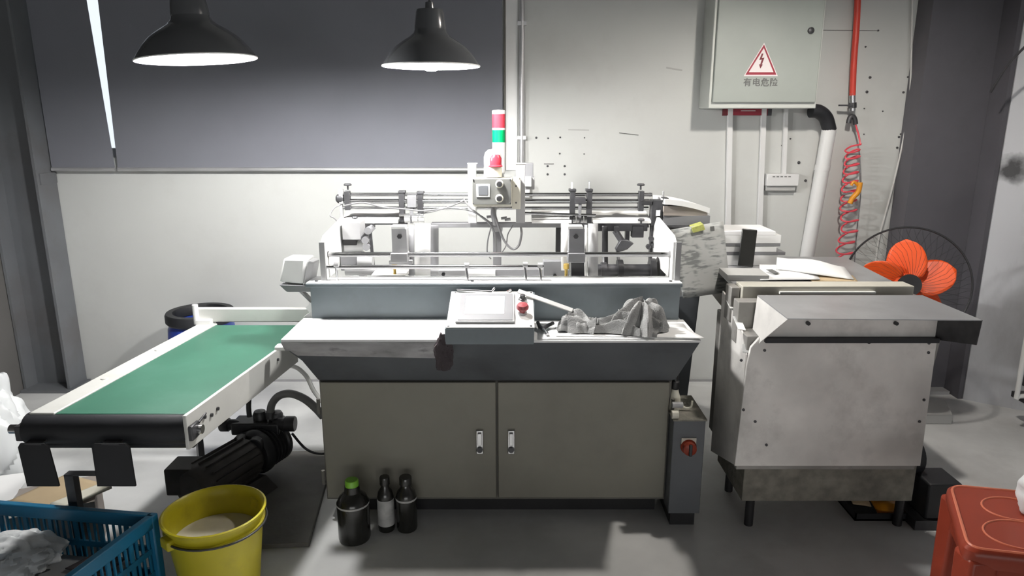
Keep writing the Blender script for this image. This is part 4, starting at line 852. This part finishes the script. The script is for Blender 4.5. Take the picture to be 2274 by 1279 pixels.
# tray with an orange cloth under the machine
tc_ = onz(1985, 1150, .03); t = thing('drip_tray', 'low black tray on the floor under the hooded machine', 'tray', (1.45, 2.53, 0))
obj('tray_floor', MB().box(1.36, 1.57, 2.475, 2.65, 0, .008), K['rubber'], t)
for q in ((1.36, 1.57, 2.475, 2.481), (1.36, 1.57, 2.644, 2.65), (1.36, 1.366, 2.475, 2.65), (1.564, 1.57, 2.475, 2.65)): obj('tray_wall', MB().box(*q, 0, .032), K['rubber'], t)
sheet('orange_cloth', [(1.46, 2.49, .018), (1.555, 2.49, .022), (1.555, 2.55, .045), (1.46, 2.56, .04)], 'amber', 'orange cloth lying in the black tray', 'cloth', .006, sag=.02)
sheet('tan_cloth', [(1.385, 2.55, .03), (1.45, 2.53, .03), (1.45, 2.58, .05), (1.385, 2.60, .05)], 'kraft', 'tan scrap beside the orange cloth in the black tray', 'cloth', .005, sag=.01)
# papers and gadgets on the rear table
TZ = .933
sheet('paper_sheet', [(.97, 2.66, TZ + .006), (1.20, 2.65, TZ + .010), (1.27, 2.90, TZ + .012), (1.06, 2.93, TZ + .012)], 'paper', 'large white sheet with a small grey mark on the rear table', 'paper', .002, sag=.022)
sheet('paper_sheet', [(1.06, 2.74, TZ + .034), (1.335, 2.655, TZ + .008), (1.39, 2.86, TZ + .016), (1.14, 2.95, TZ + .04)], 'paper', 'curled white sheet at the right of the rear table papers', 'paper', .002, sag=.03)
sheet('kraft_offcut', [(1.17, 2.645, TZ + .003), (1.345, 2.645, TZ + .003), (1.37, 2.74, TZ + .006), (1.15, 2.80, TZ + .012)], 'kraft', 'brown paper under the curled white sheet on the rear table', 'paper', .002, sag=.004)
tag(obj('paper_mark', MB().prism([(1.035, 2.70, TZ + .0225), (1.06, 2.70, TZ + .0235), (1.05, 2.755, TZ + .028), (1.025, 2.755, TZ + .027)], (0, 0, .0006)), K['ink']), 'small grey printed slip lying on the large white sheet', 'slip')
nb = board('notebook', (.93, 2.74, TZ), .16, .14, .022, -.05, 'paper_g', 'grey notebook at the left front of the rear table', 'notebook')
for k, (h, m, ww) in enumerate(((.045, 'white', .25), (.012, 'greyd', .26), (.02, 'white', .25), (.012, 'dark', .24), (.04, 'white', .24), (.012, 'white', .215))):
    pass
lv = [('paper_ream', .045, 'white', 'white paper ream at the bottom of the stack behind the black phone'), ('board_sheet', .014, 'greyd', 'dark grey board low in the stack behind the black phone'),
      ('paper_ream', .024, 'white', 'thin white ream in the middle of the stack behind the black phone'), ('board_sheet', .014, 'greyd', 'dark grey board high in the stack behind the black phone'),
      ('paper_ream', .036, 'white', 'white ream near the top of the stack behind the black phone'), ('paper_ream', .016, 'paper', 'topmost thin white pad of the stack behind the black phone')]
z = TZ; wds = (.27, .30, .26, .275, .275, .25)
for (n_, h, m, lab), w_ in zip(lv, wds):
    board(n_, (1.02 - (.275 - w_) / 2, 3.07, z), w_, .20, h - .001, .0, m, lab, 'paper' if n_ == 'paper_ream' else 'board'); z += h
ph = thing('phone', 'black phone leaning against the paper stack on the rear table', 'phone', (1.00, 2.94, TZ))
Rp = Matrix.Rotation(.10, 3, 'Y') @ Matrix.Rotation(-.18, 3, 'X')
obj('phone_body', MB().obox((1.005, 2.935, TZ + .083), (.066, .009, .160), Rp), K['black'], ph, bevel=.004)
obj('phone_glass', MB().obox(Vector((1.005, 2.935, TZ + .083)) + Rp @ Vector((0, -.0052, 0)), (.061, .001, .152), Rp), K['bottle'], ph)

# ------------------------------------------------------------------ fan
fc = at(2012, 632, 3.30); fn_ = thing('stand_fan', 'orange-bladed stand fan in a black wire guard behind the hooded machine', 'fan', (fc.x, 3.42, 0))
fd = Vector((-.36, -1, .20)).normalized(); FQ = fd.to_track_quat('Z', 'Y').to_matrix(); FR = .278
def fl(x, y, z): return fc + FQ @ Vector((x, y, z))
up2 = (FQ.inverted() @ Vector((0, 0, 1))); a0 = math.atan2(up2.y, up2.x)   # local angle of "up"
sgn = 1 if (FQ.inverted() @ Vector((-1, 0, 0))).dot(Vector((math.cos(a0 + PI / 2), math.sin(a0 + PI / 2), 0))) > 0 else -1
for k in range(5):
    A = a0 + sgn * math.radians(5 + 72 * k)
    def bl(a, b, A=A):
        r = .045 + .175 * b; w = (.035 + .085 * math.sin(PI * min(1, (b * .85 + .12))) ** .8) * (1 if b < .8 else math.sqrt(max(0.0, 1 - ((b - .8) / .2) ** 2)) * .9 + .1)
        t = (a - .5) * 2 * w; ang = A + t / max(r, .07) * .75
        return fl(r * math.cos(ang), r * math.sin(ang), .012 - t * .28 * sgn)
    obj('blade', MB().grid(bl, 10, 12), K['orange'], fn_, solid=.003)
obj('hub_cone', MB().lathe(fc, [(.058, -.02), (.055, .02), (.045, .03)], fd, 28), K['orange'], fn_)
obj('hub_cap', MB().lathe(fc, [(.045, .03), (.04, .045), (0, .05)], fd, 24), K['black'], fn_)
gd = MB()
for i in range(48):
    th = 2 * PI * i / 48; th2 = th + .35
    gd.tube([fl(.05 * math.cos(th), .05 * math.sin(th), .085), fl(.16 * math.cos(th + .15), .16 * math.sin(th + .15), .078), fl(.245 * math.cos(th2), .245 * math.sin(th2), .045), fl(FR * math.cos(th2), FR * math.sin(th2), 0)], .0006, 4, 2)
obj('front_guard', gd, K['black'], fn_)
bg_ = MB()
for i in range(40):
    th = 2 * PI * i / 40
    bg_.tube([fl(.07 * math.cos(th), .07 * math.sin(th), -.10), fl(.22 * math.cos(th), .22 * math.sin(th), -.08), fl(FR * math.cos(th), FR * math.sin(th), 0)], .0006, 4, 2)
obj('back_guard', bg_, K['black'], fn_)
obj('guard_ring', MB().tube([fl(FR * math.cos(2 * PI * i / 40), FR * math.sin(2 * PI * i / 40), 0) for i in range(40)], .005, 8, 2, True), K['black'], fn_)
obj('guard_badge', MB().lathe(fl(0, 0, 0), [(.052, .082), (.052, .088), (0, .09)], fd, 24), K['black'], fn_)
obj('motor_housing', MB().lathe(fc, [(.07, -.09), (.085, -.11), (.08, -.19), (.05, -.22), (0, -.225)], fd, 24), K['black'], fn_)
pb2 = fl(0, 0, -.15); obj('pole', MB().cyl((pb2.x, pb2.y, .03), (pb2.x, pb2.y, pb2.z - .04), .016, n=14), K['black'], fn_)
obj('base', MB().lathe((pb2.x, pb2.y, 0), [(0, 0), (.18, .001), (.18, .02), (.05, .04), (.02, .05)], n=28), K['black'], fn_)

# ------------------------------------------------------------------ things on the back wall
eb2 = thing('electrical_cabinet', 'pale green-grey wall electrical cabinet with a red warning triangle', 'electrical box', (1.32, 3.99, 1.6))
obj('cabinet_body', MB().box(1.035, 1.602, 3.80, 3.998, 1.605, 2.42), K['ebox_e'], eb2, bevel=.004)
ed = obj('door', MB().box(1.050, 1.590, 3.782, 3.80, 1.635, 2.40), K['ebox'], eb2, bevel=.004)
p = at(1800, 68, 3.782); lk = obj('lock', MB().lathe(p, [(.016, 0), (.016, .01), (.010, .014), (0, .015)], (0, -1, 0), 18), K['dark'], ed)
def tri(k, y, th, m, name, par):
    c = at(1692, 138, 3.78); w = .082 * k; h = .152 * k; pts = [(c.x - w, y, c.z - h * .42), (c.x + w, y, c.z - h * .42), (c.x + .004, y, c.z + h * .58)]
    return obj(name, MB().prism(pts, (0, -th, 0)), K[m], par)
sg = tri(1.08, 3.7815, .0008, 'signwhite', 'warning_sticker', ed); tri(.98, 3.7806, .0006, 'signred', 'triangle_border', sg); tri(.78, 3.7799, .0006, 'signwhite', 'triangle_field', sg)
b0 = at(1692, 127, 3.779)
def bp(x, z): return (b0.x + x, 3.7792, b0.z + z)
obj('lightning_bolt', MB().prism([bp(.006, .018), bp(-.002, .018), bp(-.013, -.014), bp(.0, -.012), bp(-.006, -.036), bp(-.012, -.034), bp(-.004, -.056), bp(.008, -.036), bp(.003, -.036), bp(.013, -.002), bp(.0, -.004)], (0, -.0008, 0)), K['brown'], sg)
def text(name, body, size, loc, rot, m, parent, ext=.0004):
    cu = bpy.data.curves.new(name, 'FONT'); cu.body = body; cu.size = size; cu.align_x = 'CENTER'; cu.align_y = 'CENTER'; cu.extrude = ext; cu.offset = size * .022; cu.space_character = 1.12
    tmp = bpy.data.objects.new(name, cu); C.objects.link(tmp); bpy.context.view_layer.update()
    dg = bpy.context.evaluated_depsgraph_get(); me = bpy.data.meshes.new_from_object(tmp.evaluated_get(dg)); bpy.data.objects.remove(tmp)
    me.materials.clear(); me.materials.append(K[m]); me.transform(Matrix.Translation(loc) @ rot.to_4x4())
    o = bpy.data.objects.new(name, me); C.objects.link(o); o.parent = parent; o.matrix_parent_inverse = WM[parent.name].inverted(); WM[o.name] = Matrix.Identity(4); return o
RX = Matrix.Rotation(PI / 2, 3, 'X')
q = at(1689, 184, 3.781); text('lettering', '有电危险', .043, (q.x, 3.7814, q.z), RX, 'ink', ed)
# sign partly hidden under the cabinet
q0, q1 = at(1608, 236, 3.97), at(1713, 256, 3.97)
t = thing('wall_sign', 'small dark red sign under the electrical cabinet', 'sign', (q0.x, 3.98, q1.z))
obj('sign_panel', MB().box(q0.x, q1.x, 3.975, 3.985, q1.z, q0.z), K['signred'], t); obj('sign_end', MB().box(q0.x - .002, q0.x + .02, 3.972, 3.99, q1.z - .002, q0.z), K['brown'], t); obj('sign_end', MB().box(q1.x - .02, q1.x + .002, 3.972, 3.99, q1.z - .002, q0.z), K['dark'], t)
qq = at(1662, 246, 3.97); obj('print_line', MB().box(qq.x - .04, qq.x + .04, 3.9735, 3.9745, qq.z - .002, qq.z + .002), K['signwhite'], t)
# trunking
def trunk(u0, v0, u1, v1, w, label):
    a, b = at(u0, v0, 3.985), at(u1, v1, 3.985); t = thing('cable_trunking', label, 'trunking', (b.x, 3.985, b.z))
    obj('channel', MB().bar(a, b, w, .022, (0, 1, 0)), K['pvc'], t, bevel=.003); obj('lid', MB().bar(a + Vector((0, -.012, 0)), b + Vector((0, -.012, 0)), w * .8, .004, (0, 1, 0)), K['pvc'], t)
trunk(1621, 238, 1615, 590, .030, 'long white trunking down from the left of the electrical cabinet')
trunk(1696, 238, 1683, 590, .030, 'long white trunking down from the middle of the electrical cabinet')
trunk(1745, 238, 1740, 388, .024, 'short white trunking down to the small junction box')
q0, q1 = at(1703, 386, 3.96), at(1772, 413, 3.96); t = thing('junction_box', 'small white junction box under the electrical cabinet', 'junction box', (q0.x, 3.99, q1.z))
jb = obj('box_body', MB().box(q0.x, q1.x, 3.95, 3.998, q1.z, q0.z), K['pvc'], t, bevel=.004); obj('box_base', MB().box(q0.x + .004, q1.x - .01, 3.965, 3.998, q1.z - .028, q1.z), K['paper_g'], t, bevel=.003)
for i in range(5): obj('print_mark', MB().box(q0.x + .03 + i * .022, q0.x + .044 + i * .022, 3.9492, 3.9502, q0.z - .018, q0.z - .013), K['ink'], jb)
# drain pipe
t = thing('drain_pipe', 'white plastic pipe with black elbow leaning against the wall', 'pipe', (1.66, 3.93, 0))
pt, pb3 = at(1841, 288, 3.925), at(1790, 580, 3.925); dv = (pb3 - pt); pbot = pt + dv * (pt.z / -dv.z) * .999
obj('pipe', MB().cyl(pt, (pbot.x, 3.925, 0.0), .038, n=24), K['pvc'], t)
c_ = pt + dv * .28; obj('coupling', MB().cyl(c_ - dv * .02, c_ + dv * .02, .041, n=24), K['pvc'], t)
obj('elbow', MB().tube([at(1800, 246, 3.90), at(1818, 248, 3.905), at(1834, 262, 3.915), at(1842, 290, 3.925)], .037, 18, 8), K['rubber'], t)
# air hose, valve and coil
t = thing('air_hose', 'red air hose with brass valve dropping down the wall', 'hose', (1.83, 3.93, 1.6))
obj('straight_hose', MB().tube([at(1906, -60, 3.94), at(1903, 40, 3.94), at(1896, 140, 3.94), at(1893, 212, 3.94)], .0165, 12, 6), K['red'], t)
vb = obj('valve_body', MB().cyl(at(1893, 208, 3.94), at(1893, 246, 3.94), .016, n=14), K['steel'], t)
obj('valve_lever', MB().bar(at(1863, 234, 3.93), at(1893, 234, 3.925), .016, .008), K['dark'], vb); obj('valve_nut', MB().cyl(at(1893, 228, 3.94), at(1893, 240, 3.94), .021, n=6), K['dark'], vb)
obj('valve_tee', MB().tube([at(1884, 274, 3.94), at(1887, 262, 3.94), at(1893, 258, 3.94), at(1898, 264, 3.94), at(1900, 276, 3.94)], .013, 10, 4), K['dark'], vb)
c0, c1 = at(1900, 276, 3.93), at(1872, 592, 3.93); cpts = [at(1899, 274, 3.94), at(1907, 300, 3.93), at(1910, 318, 3.92)]
turns = 13; n_ = turns * 10
for i in range(n_ + 1):
    s_ = i / n_; th = 2 * PI * turns * (s_ ** .8); rr_ = .038 + .012 * s_ + .006 * math.sin(i * .7); yy = 326 + (590 - 326) * s_
    ctr = at(1893 - 22 * s_ - 4 * math.sin(s_ * 7), yy, 3.93); cpts.append(ctr + Vector((rr_ * math.cos(th), .5 * rr_ * math.sin(th) - .015, .016 * math.sin(th * 1.0 + 1))))
obj('coiled_hose', MB().tube(cpts, .0048, 6, 2), K['coil'], t)
obj('hanging_line', MB().tube([at(1908, 330, 3.95), at(1912, 420, 3.95), at(1902, 520, 3.95), at(1897, 600, 3.95)], .003, 6, 6), K['greyd'], t)
t = thing('air_gun', 'yellow-orange air gun hooked in the red coiled hose', 'air gun', at(1895, 430, 3.86))
obj('gun_body', MB().tube([at(1910, 405, 3.86), at(1906, 425, 3.86), at(1893, 440, 3.86), at(1887, 452, 3.86)], .014, 10, 5), K['amber'], t)
obj('gun_handle', MB().tube([at(1906, 412, 3.86), at(1896, 404, 3.86), at(1890, 412, 3.86)], .008, 8, 4), K['amber'], t); obj('gun_nozzle', MB().cyl(at(1872, 432, 3.86), at(1892, 428, 3.86), .005, n=8), K['greyd'], t)
# steel conduit beside the blind
t = thing('wall_conduit', 'steel conduit tube running down the wall beside the blind', 'conduit', (.057, 3.97, 1.2))
obj('tube', MB().cyl((.054, 3.975, 1.20), (.054, 3.975, 4.49), .0145, n=16), K['alu'], t)
for z_ in (1.45, 2.05, 2.9): obj('saddle_clip', MB().box(.03, .078, 3.962, 3.998, z_ - .01, z_ + .01), K['alu'], t)
obj('socket_box', MB().box(.03, .10, 3.94, 3.998, 1.12, 1.20), K['pvc'], t, bevel=.003)
struct('trim_1', MB().box(-.046, -.036, 3.985, 4.0, 1.27, 4.5), K['frame_d'])
struct('trim_2', MB().box(-.034, .030, 3.990, 4.0, 1.27, 4.5), K['white'])
# loose cable by the right column
tag(obj('wall_cable', MB().tube([at(2027, -40, 3.97), at(2025, 80, 3.97), at(2020, 220, 3.97), at(2008, 300, 3.97), at(1986, 400, 3.97), at(1965, 480, 3.97), at(1950, 540, 3.97), at(1940, 640, 3.97)], .005, 8, 6), K['cablew']), 'thin pale cable curving down the wall beside the dark column', 'cable')
tag(obj('wall_cable', MB().tube([at(2200, 205, 3.60), at(2235, 150, 3.52), at(2275, 105, 3.44), at(2330, 60, 3.34)], .006, 8, 5), K['dark']), 'dark cable slanting across the right wall near the top', 'cable')

# ------------------------------------------------------------------ right edge: stool, bag, trolley
SZ = .45
sc_ = Vector((1.545, 1.75, 0)); SR = Matrix.Rotation(-.02, 3, 'Z'); t = thing('plastic_stool', 'glossy red-brown plastic stool in the lower right corner', 'stool', sc_)
def rr_poly(cx, cy, hx, hy, r, n=6):
    P = []
    for qx, qy, a in ((1, 1, 0), (-1, 1, 90), (-1, -1, 180), (1, -1, 270)):
        for i in range(n + 1):
            th = math.radians(a + 90 * i / n); P.append(Vector((cx + qx * (hx - r) + r * math.cos(th), cy + qy * (hy - r) + r * math.sin(th), 0)))
    return P
corners = [onz(2112, 1072, SZ), onz(2290, 1100, SZ)]
A_, B_ = Vector((1.352, 1.965, 0)), Vector((1.195, 1.625, 0)); ex = Vector((.36, -.075, 0))
Q = [B_, B_ + ex, A_ + ex, A_]
def rounded(Q, r, n=6):
    P = []
    for i in range(4):
        p, a, b = Q[i], Q[i - 1], Q[(i + 1) % 4]; p0 = p + (a - p).normalized() * r; p1 = p + (b - p).normalized() * r
        for k in range(n + 1):
            s_ = k / n; P.append((p0 * (1 - s_) + p * s_) * (1 - s_) + (p * (1 - s_) + p1 * s_) * s_)
    return P
RP = rounded(Q, .045); cen = sum(Q, Vector()) / 4
mb = MB(); rings = []
for z_, k in ((SZ - .055, .985), (SZ - .03, 1.03), (SZ - .008, 1.02), (SZ, .985), (SZ, .90), (SZ, .0)):
    rings.append([cen + (p - cen) * k + Vector((0, 0, z_)) for p in RP])
n_ = len(RP)
for i, r_ in enumerate(rings): mb.v += [tuple(p) for p in r_]
for i in range(len(rings) - 1):
    for k in range(n_): mb.f.append((i * n_ + k, i * n_ + (k + 1) % n_, (i + 1) * n_ + (k + 1) % n_, (i + 1) * n_ + k))
obj('seat', mb, K['stool'], t)
obj('seat_edge', MB().tube([cen + (p - cen) * .955 + Vector((0, 0, SZ - .001)) for p in RP], .0045, 6, 1, True), K['stool_e'], t)
for (u, v, r_) in ((2250, 1130, .075), (2268, 1188, .085)):
    q = onz(u, v, SZ); obj('seat_groove', MB().tube([(q.x + r_ * 1.1 * math.cos(2 * PI * i / 36), q.y + r_ * .85 * math.sin(2 * PI * i / 36), SZ) for i in range(36)], .003, 6, 1, True), K['stool_e'], t)
for i in range(4):
    p = cen + (Q[i] - cen) * .80; q = cen + (Q[i] - cen) * .84
    lg_ = obj('leg', MB().hexa([(q.x - .03, q.y - .03, 0), (q.x + .03, q.y - .03, 0), (q.x + .03, q.y + .03, 0), (q.x - .03, q.y + .03, 0), (p.x - .04, p.y - .04, SZ - .03), (p.x + .04, p.y - .04, SZ - .03), (p.x + .04, p.y + .04, SZ - .03), (p.x - .04, p.y + .04, SZ - .03)]), K['stool'], t, bevel=.012)
for i in range(4):
    p, q = cen + (Q[i] - cen) * .92, cen + (Q[(i + 1) % 4] - cen) * .92
    obj('skirt', MB().prism([(p.x, p.y, SZ - .05), (q.x, q.y, SZ - .05), (q.x, q.y, SZ - .13), (q.x * .5 + p.x * .5, q.y * .5 + p.y * .5, SZ - .10), (p.x, p.y, SZ - .13)], ((cen - (p + q) / 2) * .06)), K['stool'], t)
obj('leg_sticker', MB().bar((B_.x + .052, B_.y - .004, SZ - .06), (B_.x + .043, B_.y - .008, SZ - .30), .018, .002, (0, 1, 0)), K['paper_g'], t)
o = blob('paper_bag', 1.525, 1.75, SZ + .002, .085, .09, .19, 41, 'bag', 0, .25, 60, 40, 1.6, .06, 1.4); tag(o, 'white crumpled bag on the red-brown stool at the right edge', 'bag')
t = thing('trolley', 'trolley with white tube frame at the right edge by the wall', 'trolley', (2.75, 3.35, 0))
tx = at(2264, 850, 3.30).x
obj('tube_frame', MB().tube([(tx + .30, 3.30, .98), (tx + .04, 3.30, .96), (tx, 3.30, .90), (tx - .002, 3.30, .24), (tx + .03, 3.30, .19), (tx + .30, 3.30, .18)], .012, 10, 6), K['white'], t)
obj('deck', MB().box(tx + .06, tx + .40, 3.20, 3.42, .14, .17), K['dark'], t); obj('panel', MB().box(tx + .03, tx + .34, 3.31, 3.32, .24, .92), K['dark'], t)
for x in (tx + .12, tx + .34): obj('wheel', MB().cyl((x - .012, 3.30, .065), (x + .012, 3.30, .065), .065, n=20), K['rubber'], t); obj('wheel_fork', MB().box(x - .016, x + .016, 3.28, 3.32, .065, .145), K['dark'], t)
